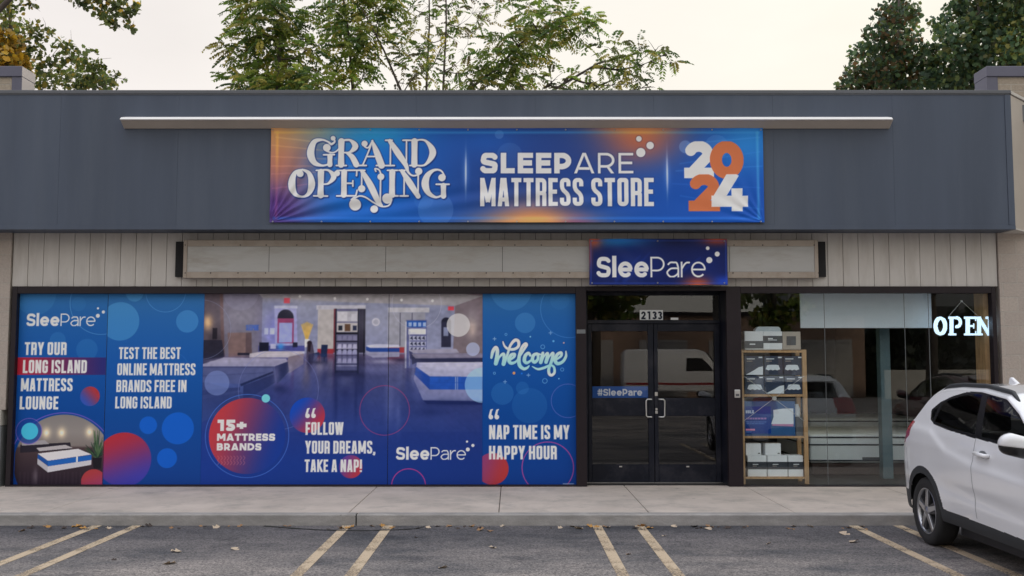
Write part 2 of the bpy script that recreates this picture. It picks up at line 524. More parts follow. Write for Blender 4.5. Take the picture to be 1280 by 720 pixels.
def add_spots(m, scale, size, dark):
    """scattered old gum and drip spots"""
    t = m.node_tree; b = t.nodes['Principled BSDF']; src = b.inputs['Base Color'].links[0].from_socket
    co = N(t, 'ShaderNodeTexCoord'); v = N(t, 'ShaderNodeTexVoronoi', Scale=scale)
    t.links.new(co.outputs['Object'], v.inputs['Vector'])
    sp_ = N(t, 'ShaderNodeSeparateColor'); t.links.new(v.outputs['Color'], sp_.inputs[0])
    rd = N(t, 'ShaderNodeMath', operation='MULTIPLY'); rd.inputs[1].default_value = size; t.links.new(sp_.outputs[0], rd.inputs[0])
    lt = N(t, 'ShaderNodeMath', operation='LESS_THAN'); t.links.new(v.outputs['Distance'], lt.inputs[0]); t.links.new(rd.outputs[0], lt.inputs[1])
    fc = N(t, 'ShaderNodeMath', operation='MULTIPLY'); fc.inputs[1].default_value = .55; t.links.new(lt.outputs[0], fc.inputs[0])
    mx = N(t, 'ShaderNodeMix', data_type='RGBA'); t.links.new(fc.outputs[0], mx.inputs[0]); t.links.new(src, mx.inputs[6]); mx.inputs[7].default_value = (*dark, 1)
    t.links.new(mx.outputs[2], b.inputs['Base Color'])


add_spots(M['concrete'], 2.6, .10, (.20, .18, .165))
add_spots(M['curb'], 4.0, .12, (.13, .125, .12))
add_spots(M['asphalt'], 1.1, .12, (.05, .05, .055))

# ------------------------------------------------------------------ a painter for the printed graphics
LIGHT = 0.72      # what a white print renders as on this wall; printed colours are set so that they come out as photographed


class Canvas:
    """the ink of one flat print, addressed in photograph pixels; becomes the colours of a fine mesh on the wall"""
    def __init__(s, x0, y0, x1, y1, k):
        s.x0, s.y0, s.k = x0, y0, k
        s.w, s.h = int((x1 - x0) * k) + 1, int((y1 - y0) * k) + 1
        s.x1, s.y1 = x1, y1
        s.xs = x0 + np.arange(s.w) / k; s.ys = y0 + np.arange(s.h) / k
        s.gx, s.gy = np.meshgrid(s.xs, s.ys)
        s.a = np.zeros((s.h, s.w, 3))

    def blend(s, al, col):
        al = np.clip(al, 0, 1)[..., None]
        c = np.asarray(col, dtype=float)
        s.a = s.a * (1 - al) + c * al

    def vgrad(s, x0, x1, stops, soft=0.0):
        ys = [p for p, c in stops]; cs = np.array([c for p, c in stops], dtype=float)
        g = np.stack([np.interp(s.ys, ys, cs[:, i]) for i in range(3)], 1)[:, None, :]
        m = ((s.gx >= x0) & (s.gx < x1)).astype(float)[..., None]
        s.a = s.a * (1 - m) + g * m

    def clipm(s, clip):
        if clip is None: return 1.0
        return ((s.gx >= clip[0]) & (s.gx < clip[1])).astype(float)

    def disc(s, cx, cy, r, col, al=1.0, clip=None, col2=None, ang=0.0, soft=0.7):
        d = np.hypot(s.gx - cx, s.gy - cy) - r
        m = np.clip(0.5 - d / soft, 0, 1) * al * s.clipm(clip)
        if col2 is not None:
            t = np.clip(((s.gx - cx) * math.cos(ang) + (s.gy - cy) * math.sin(ang)) / (2 * r) + 0.5, 0, 1)
            t = t * t * (3 - 2 * t)
            c = np.asarray(col) * (1 - t[..., None]) + np.asarray(col2) * t[..., None]
        else:
            c = col
        s.blend(m, c)

    def ring(s, cx, cy, r, wd, col, al=1.0, clip=None):
        d = np.abs(np.hypot(s.gx - cx, s.gy - cy) - r) - wd / 2
        s.blend(np.clip(0.5 - d / 0.7, 0, 1) * al * s.clipm(clip), col)

    def glow(s, cx, cy, rx, ry, col, al=1.0, p=2.0, clip=None):
        d = ((s.gx - cx) / rx) ** 2 + ((s.gy - cy) / ry) ** 2
        s.blend(np.exp(-d * p) * al * s.clipm(clip), col)

    def rect(s, x0, y0, x1, y1, col, al=1.0, soft=0.6):
        d = np.maximum(np.maximum(x0 - s.gx, s.gx - x1), np.maximum(y0 - s.gy, s.gy - y1))
        s.blend(np.clip(0.5 - d / soft, 0, 1) * al, col)

    def poly(s, pts, col, al=1.0):
        xs = [p[0] for p in pts]; ys = [p[1] for p in pts]
        i0, i1 = np.searchsorted(s.xs, [min(xs) - 1, max(xs) + 1]); j0, j1 = np.searchsorted(s.ys, [min(ys) - 1, max(ys) + 1])
        if i1 <= i0 or j1 <= j0: return
        acc = np.zeros((j1 - j0, i1 - i0))
        for ox, oy in ((-.3, -.15), (.15, -.3), (-.15, .3), (.3, .15)):
            X = s.gx[j0:j1, i0:i1] + ox / s.k; Y = s.gy[j0:j1, i0:i1] + oy / s.k
            ins = np.zeros(X.shape, bool)
            for q in range(len(pts)):
                xa, ya = pts[q]; xb, yb = pts[(q + 1) % len(pts)]
                if ya == yb: continue
                c = ((ya > Y) != (yb > Y)) & (X < (xb - xa) * (Y - ya) / (yb - ya) + xa)
                ins ^= c
            acc += ins
        m = np.zeros((s.h, s.w)); m[j0:j1, i0:i1] = acc / 4 * al
        s.blend(m, col)

    def sdf(s):
        return np.full((s.h, s.w), 1e3)

    def seg(s, D, a, b, ra, rb=None, flat=False, clip=None):
        """stroke from a to b into the distance field D (radius ra to rb, flat or round ends, clip = y range)"""
        rb = ra if rb is None else rb
        R = max(ra, rb) + 3
        i0, i1 = np.searchsorted(s.xs, [min(a[0], b[0]) - R, max(a[0], b[0]) + R]); j0, j1 = np.searchsorted(s.ys, [min(a[1], b[1]) - R, max(a[1], b[1]) + R])
        if i1 <= i0 or j1 <= j0: return
        X = s.gx[j0:j1, i0:i1]; Y = s.gy[j0:j1, i0:i1]
        dx, dy = b[0] - a[0], b[1] - a[1]; L = math.hypot(dx, dy)
        if L < 1e-6:
            d = np.hypot(X - a[0], Y - a[1]) - ra
        elif flat:
            al = ((X - a[0]) * dx + (Y - a[1]) * dy) / L
            pe = np.abs((X - a[0]) * dy - (Y - a[1]) * dx) / L
            d = np.maximum(pe - ra, np.maximum(-al, al - L))
        else:
            t = np.clip(((X - a[0]) * dx + (Y - a[1]) * dy) / (L * L), 0, 1)
            d = np.hypot(X - a[0] - t * dx, Y - a[1] - t * dy) - (ra + (rb - ra) * t)
        if clip: d = np.maximum(d, np.maximum(clip[0] - Y, Y - clip[1]))
        D[j0:j1, i0:i1] = np.minimum(D[j0:j1, i0:i1], d)

    def ink(s, D, col, al=1.0, grow=0.0, soft=0.75):
        s.blend(np.clip(0.5 - (D - grow) / soft, 0, 1) * al, col)


def rounded(pts, r, n=7):
    """polyline with its inner corners rounded"""
    out = [pts[0]]
    for i in range(1, len(pts) - 1):
        p, a, b = Vector(pts[i]), Vector(pts[i - 1]), Vector(pts[i + 1])
        da, db = (a - p), (b - p)
        q = min(r, da.length * 0.499, db.length * 0.499)
        s0, s1 = p + da.normalized() * q, p + db.normalized() * q
        for k in range(n + 1):
            t = k / n
            v = s0 * (1 - t) ** 2 + p * 2 * t * (1 - t) + s1 * t * t
            v = v * 0.9 + 0.1 * p if 0 < k < n else v
            out.append((v.x, v.y))
    out.append(pts[-1])
    return out


def ell(cx, cy, rx, ry, a0, a1, n=28):
    return [(cx + rx * math.cos(math.radians(a0 + (a1 - a0) * i / n)), cy + ry * math.sin(math.radians(a0 + (a1 - a0) * i / n))) for i in range(n + 1)]


def spline(pts, n=8):
    out = []
    P = [np.array(p, dtype=float) for p in pts]
    for i in range(len(P) - 1):
        p0, p1, p2, p3 = P[max(i - 1, 0)], P[i], P[i + 1], P[min(i + 2, len(P) - 1)]
        for k in range(n):
            t = k / n
            out.append(0.5 * (2 * p1 + (p2 - p0) * t + (2 * p0 - 5 * p1 + 4 * p2 - p3) * t * t + (3 * p1 - p0 - 3 * p2 + p3) * t ** 3))
    out.append(P[-1])
    return [tuple(q) for q in out]


def tall_glyph(ch, t):
    """condensed poster capitals, cap height 1: (width, strokes)"""
    W = 0.40; h = t / 2
    L, R, B, T, m = h, W - h, h, 1 - h, W / 2
    r = 0.15
    g = {
        'A': (0.43, [[(h * .95, -.03), (.215 - .03, 1.03)], [(.43 - h * .95, -.03), (.215 + .03, 1.03)], [(.1, .235), (.33, .235)]]),
        'B': (W, [[(L, 0), (L, 1)], rounded([(L, T), (R - .01, T), (R - .01, .52), (L, .52)], r), rounded([(L, .52), (R, .52), (R, B), (L, B)], r)]),
        'D': (W, [[(L, 0), (L, 1)], rounded([(L, T), (R, T), (R, B), (L, B)], r)]),
        'E': (0.35, [[(L, 0), (L, 1)], [(L, T), (.35, T)], [(L, .51), (.32, .51)], [(L, B), (.35, B)]]),
        'F': (0.34, [[(L, 0), (L, 1)], [(L, T), (.34, T)], [(L, .49), (.31, .49)]]),
        'G': (W, [rounded([(R, .67), (R, T), (L, T), (L, B), (R, B), (R, .50)], r), [(m, .48), (W, .48)]]),
        'H': (0.42, [[(L, 0), (L, 1)], [(.42 - h, 0), (.42 - h, 1)], [(L, .51), (.42 - h, .51)]]),
        'I': (t, [[(h, 0), (h, 1)]]),
        'K': (0.42, [[(L, 0), (L, 1)], [(L, .36), (.40, 1.06)], [(.16, .52), (.41, -.06)]]),
        'L': (0.34, [[(L, 0), (L, 1)], [(L, B), (.34, B)]]),
        'M': (0.58, [[(L, 0), (L, 1)], [(.58 - h, 0), (.58 - h, 1)], [(L * .9, 1.02), (.29, .14)], [(.58 - L * .9, 1.02), (.29, .14)]]),
        'N': (0.43, [[(L, 0), (L, 1)], [(.43 - h, 0), (.43 - h, 1)], [(L, 1.02), (.43 - h, -.02)]]),
        'O': (W, [rounded([(m, T), (L, T), (L, B), (R, B), (R, T), (m, T)], r)]),
        'P': (W, [[(L, 0), (L, 1)], rounded([(L, T), (R, T), (R, .42), (L, .42)], r)]),
        'R': (W, [[(L, 0), (L, 1)], rounded([(L, T), (R, T), (R, .46), (L, .46)], r), rounded([(m, .46), (R, .46), (R, -.02)], .1)]),
        'S': (W, [rounded([(R, .70), (R, T), (L, T), (L, .60), (R, .40), (R, B), (L, B), (L, .30)], r * .95)]),
        'T': (0.38, [[(.19, 0), (.19, 1)], [(0, T), (.38, T)]]),
        'U': (W, [rounded([(L, 1), (L, B), (R, B), (R, 1)], r)]),
        'W': (0.60, [[(.06, 1.03), (.17, -.03)], [(.29, 1.03), (.18, -.03)], [(.31, 1.03), (.42, -.03)], [(.54, 1.03), (.43, -.03)]]),
        'Y': (0.42, [[(.06, 1.03), (.21, .40)], [(.36, 1.03), (.21, .40)], [(.21, .45), (.21, 0)]]),
        'X': (0.42, [[(.06, 1.03), (.36, -.03)], [(.36, 1.03), (.06, -.03)]]),
        ',': (t, [[(h, .14), (h, -.02)], [(h, .0), (h * .4, -.12)]]),
        '!': (t, [[(h, 0), (h, .15)], [(h, .26), (h, 1)]]),
    }
    return g[ch]


def round_glyph(ch, t):
    """geometric sans, cap height 1: (width, strokes)"""
    h = t / 2
    T, B = 1 - h, h
    xh = 0.76
    ys = lambda y: B + (T - B) * y          # 0..1 between the centre lines
    def S_(W):
        return [(W - h * .9, ys(.86)), (W * .72, ys(.97)), (W * .5, T), (W * .25, ys(.96)), (h, ys(.77)), (W * .2, ys(.585)), (W * .5, ys(.5)), (W * .8, ys(.41)), (W - h, ys(.22)), (W * .76, ys(.035)), (W * .48, B), (W * .24, ys(.03)), (h * .7, ys(.15))]
    def bowl(W, yb):
        ry = (T - yb) / 2
        return [(h, T), (W - h - ry, T)] + ell(W - h - ry, T - ry, ry, ry, 90, -90, 16) + [(h, yb)]
    two = lambda W: ell(W / 2, T - (W / 2 - h), W / 2 - h, W / 2 - h, 165, -25, 18) + [(h * 1.4, B + .02)]
    g = {
        'S': (0.66, [spline(S_(0.66), 5)]),
        'L': (0.55, [[(h, 0), (h, 1)], [(h, B), (.55, B)]]),
        'E': (0.60, [[(h, 0), (h, 1)], [(h, T), (.60, T)], [(h, .51), (.56, .51)], [(h, B), (.60, B)]]),
        'P': (0.68, [[(h, 0), (h, 1)], bowl(.68, .33)]),
        'A': (0.84, [[(h * 1.0, -.03), (.42, 1.03)], [(.84 - h, -.03), (.42, 1.03)], [(.2, .24), (.64, .24)]]),
        'R': (0.70, [[(h, 0), (h, 1)], bowl(.68, .34), [(.38, .36), (.62, -.05)]]),
        'M': (0.92, [[(h, 0), (h, 1)], [(.92 - h, 0), (.92 - h, 1)], [(h, 1.02), (.46, .30)], [(.92 - h, 1.02), (.46, .30)]]),
        'T': (0.66, [[(.33, 0), (.33, 1)], [(0, T), (.66, T)]]),
        'B': (0.70, [[(h, 0), (h, 1)], bowl(.66, .52), [(h, .52), (.70 - h - (.52 - B) / 2, .52)] + ell(.70 - h - (.52 - B) / 2, (.52 + B) / 2, (.52 - B) / 2, (.52 - B) / 2, 90, -90, 16) + [(h, B)]]),
        'N': (0.78, [[(h, 0), (h, 1)], [(.78 - h, 0), (.78 - h, 1)], [(h, 1.02), (.78 - h, -.02)]]),
        'D': (0.78, [[(h, 0), (h, 1)], bowl(.78, B)]),
        'O': (0.86, [ell(.43, .5, .43 - h, .5 - h, 0, 360, 40)]),
        'l': (t, [[(h, 0), (h, 1.05)]]),
        'e': (0.70, [ell(.35, xh / 2, .35 - h, xh / 2 - h * .9, 0, 318, 32), [(h, xh / 2), (.70 - h * .4, xh / 2)]]),
        'a': (0.62, [[(.62 - h, 0), (.62 - h, .46)], spline([(.09, .62), (.20, xh - h), (.36, xh - h * .9), (.50, xh - h * 1.5), (.62 - h, .46)], 6), spline([(.62 - h, .43), (.40, .44), (.20, .41), (h, .23), (.17, h), (.36, h * .9), (.53, .15), (.62 - h, .25)], 6)]),
        'r': (0.42, [[(h, 0), (h, xh)], spline([(h, .40), (.16, .60), (.28, xh - h * 1.2), (.42, xh - h)], 6)]),
        '0': (0.80, [ell(.40, .5, .40 - h, .5 - h, 0, 360, 40)]),
        '1': (0.42, [[(.42 - h, 0), (.42 - h, 1)], [(0, T), (.42 - h, T)]]),
        '2': (0.68, [two(.68), [(0, B), (.68, B)]]),
        '3': (0.66, [ell(.31, .73, .33 - h, .27 - h, 140, -80, 16), ell(.31, .29, .35 - h, .29 - h, 80, -140, 16)]),
        '4': (0.80, [[(0, .27), (.80, .27)], [(.56, 0), (.56, .62)], [(.50, 1.04), (.09, .22)]]),
        '5': (0.66, [[(.14, T), (.62, T)], [(.14 + h * .4, 1), (.12 + h * .4, .5)], ell(.30, .32, .35 - h, .32 - h, 110, -140, 20)]),
        '+': (0.62, [[(.31, .18), (.31, .80)], [(0, .49), (.62, .49)]]),
        '#': (0.74, [[(.24, 0), (.30, 1)], [(.52, 0), (.58, 1)], [(.02, .32), (.70, .32)], [(.05, .68), (.73, .68)]]),
    }
    return g[ch]


def text(cv, body, x0, x1, ytop, ybase, style='tall', wt=0.165, gap=0.07, D=None, wts=None):
    """set a line of lettering so that it fills x0..x1; returns its distance field"""
    D = cv.sdf() if D is None else D
    H = ybase - ytop
    gl = []
    x = 0.0
    for i, ch in enumerate(body):
        if ch == ' ':
            x += 0.19 if style == 'tall' else 0.3
            continue
        t = wts[i] if wts else wt
        w, st = tall_glyph(ch, t) if style == 'tall' else round_glyph(ch, t)
        gl.append((x, st, t, ch)); x += w + gap
    sx = (x1 - x0) / (x - gap)
    for gx, st, t, ch in gl:
        for path in st:
            q = [(x0 + (gx + p[0]) * sx, ybase - p[1] * H) for p in path]
            rr = t * 0.5 * (H * 0.5 + sx * 0.5)
            lim = None if ch == ',' else (ytop - (0.06 * H if ch == 'l' else 0), ybase)
            for i in range(len(q) - 1):
                cv.seg(D, q[i], q[i + 1], rr, flat=(len(q) == 2 or i == 0 or i == len(q) - 2), clip=lim)
            for p in q[1:-1]:
                cv.seg(D, p, p, rr, clip=lim)
    return D


def quote_mark(cv, x0, y0, x1, y1, col):
    D = cv.sdf()
    w = (x1 - x0)
    for k in (0, 1):
        cx = x0 + w * (0.22 + 0.55 * k); cy = y1 - w * 0.24
        cv.seg(D, (cx, cy), (cx, cy), w * 0.21)
        cv.seg(D, (cx - w * 0.10, cy - 1), (cx + w * 0.02, y0 + w * 0.12), w * 0.11, w * 0.09)
        cv.seg(D, (cx + w * 0.02, y0 + w * 0.12), (cx + w * 0.14, y0 + w * 0.05), w * 0.09, w * 0.05)
    cv.ink(D, col)


def logo(cv, x0, x1, ytop, ybase, dots, col=(222, 222, 228)):
    b, l = 0.20, 0.085
    D = text(cv, 'SleePare', x0, x1, ytop, ybase, 'round', gap=0.075, wts=[b, b, b, b, l, l, l, l])
    for x, y, r in dots: cv.seg(D, (x, y), (x, y), r)
    cv.ink(D, col)


def strokes(cv, D, lst, k, ox, oy):
    """variable-width pen strokes traced at k times enlargement: each a list of (x, y, width)"""
    for pts in lst:
        q = spline([(x / k + ox, y / k + oy, w / 2 / k) for x, y, w in pts], 7)
        for i in range(len(q) - 1): cv.seg(D, q[i][:2], q[i + 1][:2], q[i][2], q[i + 1][2])


def print_object(cv, name, Y, m, x0, x1, y0=None, y1=None, depth=None, parent=None, thick=0.002):
    """the columns x0..x1 of a canvas as a fine coloured sheet on the plane Y; depth(u, v) lets cloth ripple"""
    i0, i1 = max(0, np.searchsorted(cv.xs, x0 - 1e-6)), min(cv.w, np.searchsorted(cv.xs, x1 + 1e-6) + 1)
    xs = cv.xs[i0:i1]; ys = cv.ys
    gx, gy = np.meshgrid(xs, ys)
    x, u = (gx - 640) / F, (360 - gy) / F
    # plain rectangle on the wall: columns take the perspective of the middle row
    dy, dz = CT - u * ST, ST + u * CT
    um = (360 - (ys[0] + ys[-1]) / 2) / F
    Xw = x * Y / (CT - um * ST); Zw = ZC + dz * Y / dy
    Yw_ = np.full_like(Xw, Y)
    if depth is not None:
        Yw_ = Yw_ - depth((gx - xs[0]) / (xs[-1] - xs[0]), (gy - ys[0]) / (ys[-1] - ys[0]))
    h, w = gx.shape
    v = np.stack([Xw, Yw_, Zw], -1).reshape(-1, 3)
    idx = np.arange(h * w).reshape(h, w)
    f = np.stack([idx[1:, :-1], idx[1:, 1:], idx[:-1, 1:], idx[:-1, :-1]], -1).reshape(-1, 4)
    col = np.clip(lin(cv.a[:, i0:i1]) / LIGHT, 0.004, 0.88).reshape(-1, 3)
    # a backing so that the sheet has a thickness
    bd = np.concatenate([idx[0, :], idx[1:, -1], idx[-1, -2::-1], idx[-2:0:-1, 0]])
    nb = len(v)
    vb = v[bd] + np.array([0, thick, 0])
    v = np.concatenate([v, vb]); col = np.concatenate([col, np.full((len(bd), 3), 0.5)])
    a = np.arange(len(bd)); b = (a + 1) % len(bd)
    f = np.concatenate([f, np.stack([bd[a], bd[b], nb + b, nb + a], -1)])
    return np_mesh(name, v, f, m, parent, (float((Xw.min() + Xw.max()) / 2), Y, float(Zw.min())), col, smooth=True)


# ------------------------------------------------------------------ ground
YW, YF, YC = 13.90, 13.45, 11.335            # siding, fascia face, kerb face
SWZ = 0.123                                   # sidewalk height
ZF1, ZF0 = Z_(113, YF), Z_(287, YF)           # fascia top and bottom
XL, XR = X_(16, 325, YW), X_(1246, 325, YW)   # the painted siding
XC = X_(1266, 200, YF)                        # right corner of the fascia

mb = MB()
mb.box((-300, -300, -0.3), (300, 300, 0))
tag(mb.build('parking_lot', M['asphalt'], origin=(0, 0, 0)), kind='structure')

# sidewalk: slabs with open joints, a kerb strip in front
mb = MB()
cuts = [-30, X_(-420, 625, 12.6), X_(105, 625, 12.6), X_(454, 625, 12.6), X_(625, 625, 12.6), X_(796, 625, 12.6), X_(962, 625, 12.6), X_(1150, 625, 12.6), 8.4, 30]
for a, b in zip(cuts, cuts[1:]):
    mb.box((a + 0.004, YC + 0.16, -0.05), (b - 0.004, 14.8, SWZ))
sw = mb.build('sidewalk', M['concrete'], bevel=0.006, origin=(0, 0, 0))
tag(sw, kind='structure')
mb = MB()
for a, b in zip([-30, X_(445, 650, YC), 30], [X_(445, 650, YC), 30]):
    mb.prism([(YC, -0.05), (YC + 0.012, SWZ - 0.012), (YC + 0.03, SWZ), (YC + 0.157, SWZ), (YC + 0.157, -0.05)], 'x', a + 0.008, b - 0.008)
tag(mb.build('kerb', M['curb'], origin=(0, 0, 0)), kind='structure')
mb = MB()
mb.box((-30, YC + 0.02, -0.05), (30, 14.7, SWZ - 0.03))
tag(mb.build('sidewalk_bed', M['joint'], origin=(0, 0, 0)), kind='structure')

# parking lines: pairs of worn stripes
for px in (122, 172, 434, 486, 746, 799, 1066, 1122, -190, -140):
    x = X_(px, 657, YC)
    mb = MB()
    mb.box((x - 0.052, 5.9, 0.001), (x + 0.052, YC - 0.015, 0.004))
    tag(mb.build('parking_line', M['stripe']), kind='structure')
# old tar seam snaking along the kerb
mb = MB()
pts = [at(330, 658, 11.30), at(378, 661.5, 11.1), at(420, 664.5, 11.0), at(470, 665, 11.0), at(515, 662.5, 11.1), at(530, 659.5, 11.25)]
q = spline([(p.x, p.y) for p in pts], 8)
vs, fs = [], []
for i, (x, y) in enumerate(q):
    w = 0.022 + 0.008 * math.sin(i * 1.3)
    vs += [(x, y - w, 0.006), (x, y + w, 0.006)]
    if i: fs.append((2 * i - 2, 2 * i, 2 * i + 1, 2 * i - 1))
mb.add(vs, fs)
tag(mb.build('tar_seam', M['joint']), kind='structure')

# ------------------------------------------------------------------ the shop building
shop = empty('shop_building', (0, YW, SWZ), 'single storey shop with dark blue-grey metal fascia, pale board siding and wide shop windows', 'shop')

# fascia: panels with fine joints over a backing, a coping on top, a trim below
mb = MB()
mb.box((-12, YF + 0.012, ZF0 + 0.04), (XC - 0.02, YW + 0.1, ZF1 - 0.02))
xs = [-12] + [X_(p, 200, YF) for p in (-74, 74, 222, 371, 520, 669, 818, 967, 1117)] + [X_(1258, 200, YF)]
for a, b in zip(xs, xs[1:]):
    mb.box((a + 0.0006, YF, ZF0 + 0.06), (b - 0.0006, YF + 0.012, Z_(117, YF)))
mb.build('fascia', M['fascia'], shop, bevel=0.001)
mb = MB()
mb.box((-12, YF - 0.02, Z_(117, YF)), (XC, YF + 0.3, ZF1))
mb.box((-12, YF - 0.012, Z_(118.5, YF)), (XC - 0.01, YF, Z_(117, YF)))
mb.build('coping', M['coping'], shop, bevel=0.003)
mb = MB()
mb.box((-12, YF - 0.012, ZF0), (XC, YF + 0.02, ZF0 + 0.06))
mb.box((X_(1258, 200, YF) + 0.003, YF - 0.008, ZF0 + 0.062), (XC, YF + 0.012, Z_(118.8, YF)))
mb.build('fascia_trim', M['fascia'], shop, bevel=0.002)
mb = MB()
mb.box((-12, YF + 0.021, ZF0 + 0.012), (XC, YW + 0.1, ZF0 + 0.035))
mb.build('soffit', M['fascia'], shop)
# the fascia turns back at an angle at its right end, coloured tan unlike the front
mb = MB()
mb.prism([(XC + 0.003, YF), (XC + 0.47, YF + 0.46), (XC + 0.47, YF + 0.6), (XC + 0.003, YF + 0.6)], 'z', ZF0 + 0.02, Z_(119, YF))
mb.build('fascia_return', M['tan'], shop)
mb = MB()
mb.prism([(XC + 0.003, YF - 0.02), (XC + 0.49, YF + 0.455), (XC + 0.49, YF + 0.6), (XC + 0.003, YF + 0.6)], 'z', Z_(119, YF) + 0.012, ZF1 - 0.01)
mb.build('return_coping', M['pale'], shop, bevel=0.004)
mb = MB()
mb.prism([(XC + 0.003, YF - 0.01), (XC + 0.48, YF + 0.45), (XC + 0.48, YF + 0.6), (XC + 0.003, YF + 0.6)], 'z', ZF0, ZF0 + 0.018)
mb.build('return_trim', M['pale'], shop)

# siding boards
ZS0 = Z_(358, YW)
mb = MB()
pitch = (X_(1246, 325, YW) - X_(16, 325, YW)) / 64
for i in range(64):
    a = XL + i * pitch
    mb.box((a + 0.003, YW, ZS0), (a + pitch - 0.003, YW + 0.02, ZF0 + 0.012))
mb.build('siding', M['siding'], shop, bevel=0.002)
mb = MB()
mb.box((XL, YW + 0.022, ZS0), (XR, YW + 0.08, ZF0 + 0.012))
mb.build('siding_backing', M['dark'], shop)

# masonry piers at both ends
mb = MB()
mb.box((XR + 0.01, YW - 0.03, SWZ), (14, YW + 0.3, ZF0 + 0.012))
mb.build('pier', M['block'], shop)
mb = MB()
mb.box((-14, YW - 0.03, Z_(512, YW)), (XL - 0.01, YW + 0.3, ZF0 + 0.012))
mb.build('pier', M['block'], shop)
mb = MB()
mb.box((-14, YW - 0.06, Z_(532, YW)), (XL - 0.06, YW + 0.3, Z_(512, YW) - 0.003))
mb.build('pier_cap', M['pale'], shop, bevel=0.006)
mb = MB()
mb.box((-14, YW - 0.045, SWZ), (XL - 0.05, YW + 0.3, Z_(532, YW) - 0.003))
mb.build('pier_base', M['grey'], shop)

mb = MB()
mb.box((XC + .475, YW - 0.03, ZF0 + 0.02), (14, YW + 0.3, ZF1 - .13))
mb.build('upper_wall', M['block_pale'], shop)

# roof and shell
mb = MB()
mb.box((-14, YF + 0.31, ZF1 - 0.35), (14, 23, ZF1 - 0.12))
mb.build('roof', M['grey'], shop)
mb = MB()
mb.box((-14, 22.6, 0), (14, 23, ZF1 - 0.36))
mb.box((-14, YW + 0.31, 0), (-13.7, 22.59, ZF1 - 0.36))
mb.box((13.7, YW + 0.31, 0), (14, 22.59, ZF1 - 0.36))
mb.build('outer_wall', M['block'], shop)

# parapets that step up at both ends of the roof
YP = 14.5
for side in (0, 1):
    if side: xa, xb, xc = X_(1233, 97, YP), 14.0, X_(1247, 97, YP)
    else: xa, xb, xc = -14.0, X_(28, 97, YP), X_(15, 97, YP)
    z1, zb, zl = Z_(83, YP), Z_(96, YP), ZF1 - 0.12
    mb = MB()
    if side: mb.box((xc + 0.002, YP + 0.02, zl), (xb, YP + 0.36, zb))
    else: mb.box((xa, YP + 0.02, zl), (xc - 0.002, YP + 0.36, zb))
    w = mb.build('parapet', M['block_pale'], shop)
    mb = MB()
    mb.box((xa, YP - 0.02, zb + 0.002), (xb, YP + 0.40, z1))
    mb.build('coping', M['violet'], w, bevel=0.006)
    mb = MB()
    if side: mb.box((xa + 0.004, YP, zl), (xc, YP + 0.385, zb))
    else: mb.box((xc, YP, zl), (xb - 0.004, YP + 0.385, zb))
    mb.build('corner_trim', M['violet'], w)

# ------------------------------------------------------------------ shop windows and the recessed entrance
YG = YW + 0.05                                # glass and printed sheets
ZH = ZS0 - 0.003                              # top of the frames
YD = 14.30                                    # door plane


def zf(py, Y=YW): return Z_(py, Y)
def xf(px, Y=YW): return X_(px, 485, Y)


def frame_bars(mb, x0, x1, z0, z1, y0, y1, t):
    """rectangular frame with mitre-free butted bars; t = (left, right, top, bottom)"""
    mb.box((x0, y0, z0), (x0 + t[0], y1, z1)); mb.box((x1 - t[1], y0, z0), (x1, y1, z1))
    mb.box((x0 + t[0] + .001, y0 + .002, z1 - t[2]), (x1 - t[1] - .001, y1, z1)); mb.box((x0 + t[0] + .001, y0 + .002, z0), (x1 - t[1] - .001, y1, z0 + t[3]))


lw0, lw1 = xf(12.5), xf(733)
mb = MB()
frame_bars(mb, lw0, lw1, SWZ, ZH, YW - 0.035, YW + 0.09, (xf(18.5) - lw0, lw1 - xf(720), ZH - zf(367), zf(606) - SWZ))
lwin = mb.build('window', M['frame'], shop, bevel=0.003)
lwin['label'] = 'left shop window covered by printed sheets'
mb = MB()
mb.box((xf(18.5) + .002, YG + 0.012, zf(606) + .002), (xf(720) - .002, YG + 0.02, zf(367) - .002))
mb.build('pane', M['navy'], lwin)

rw0, rw1 = xf(909), xf(1247.5)
mb = MB()
frame_bars(mb, rw0, rw1, SWZ, ZH, YW - 0.035, YW + 0.09, (xf(927) - rw0, rw1 - xf(1242.5), ZH - zf(366.5), zf(606.5) - SWZ))
rwin = mb.build('window', M['frame'], shop, bevel=0.003)
rwin['label'] = 'right shop window of clear glass with display behind'
joints = [927, 1034, 1135, 1165.5, 1242.5]
for a, b in zip(joints, joints[1:]):
    mb = MB()
    mb.box((xf(a) + .003, YG, zf(606.5) + .002), (xf(b) - .003, YG + 0.008, zf(366.5) - .002))
    p = mb.build('pane', M['glass'], rwin)
    p.rotation_euler.z = RNG.uniform(-.0012, .0012)
mb = MB()
for a in joints[1:-1]:
    mb.box((xf(a) - .0028, YG - .001, zf(606.5) + .002), (xf(a) + .0028, YG + 0.009, zf(366.5) - .002))
mb.build('glazing_joint', M['grey'], rwin)

# header over the entrance, jambs and soffit of the recess
mb = MB()
mb.box((lw1 + .002, YW - 0.033, zf(363.5)), (rw0 - .002, YW + 0.05, ZH))
mb.build('entrance_header', M['frame'], shop, bevel=0.003)
mb = MB()
mb.box((lw1 - .04, YW + 0.092, SWZ), (lw1 - .001, YD + .06, ZH))
mb.box((rw0 + .001, YW + 0.092, SWZ), (rw0 + .04, YD + .06, ZH))
mb.box((lw1, YW + 0.052, zf(363.5) + 0.01), (rw0, YD + .06, ZH))
mb.build('recess_lining', M['navy'], shop)


def xd(px): return X_(px, 500, YD)
def zd(py): return Z_(py, YD)


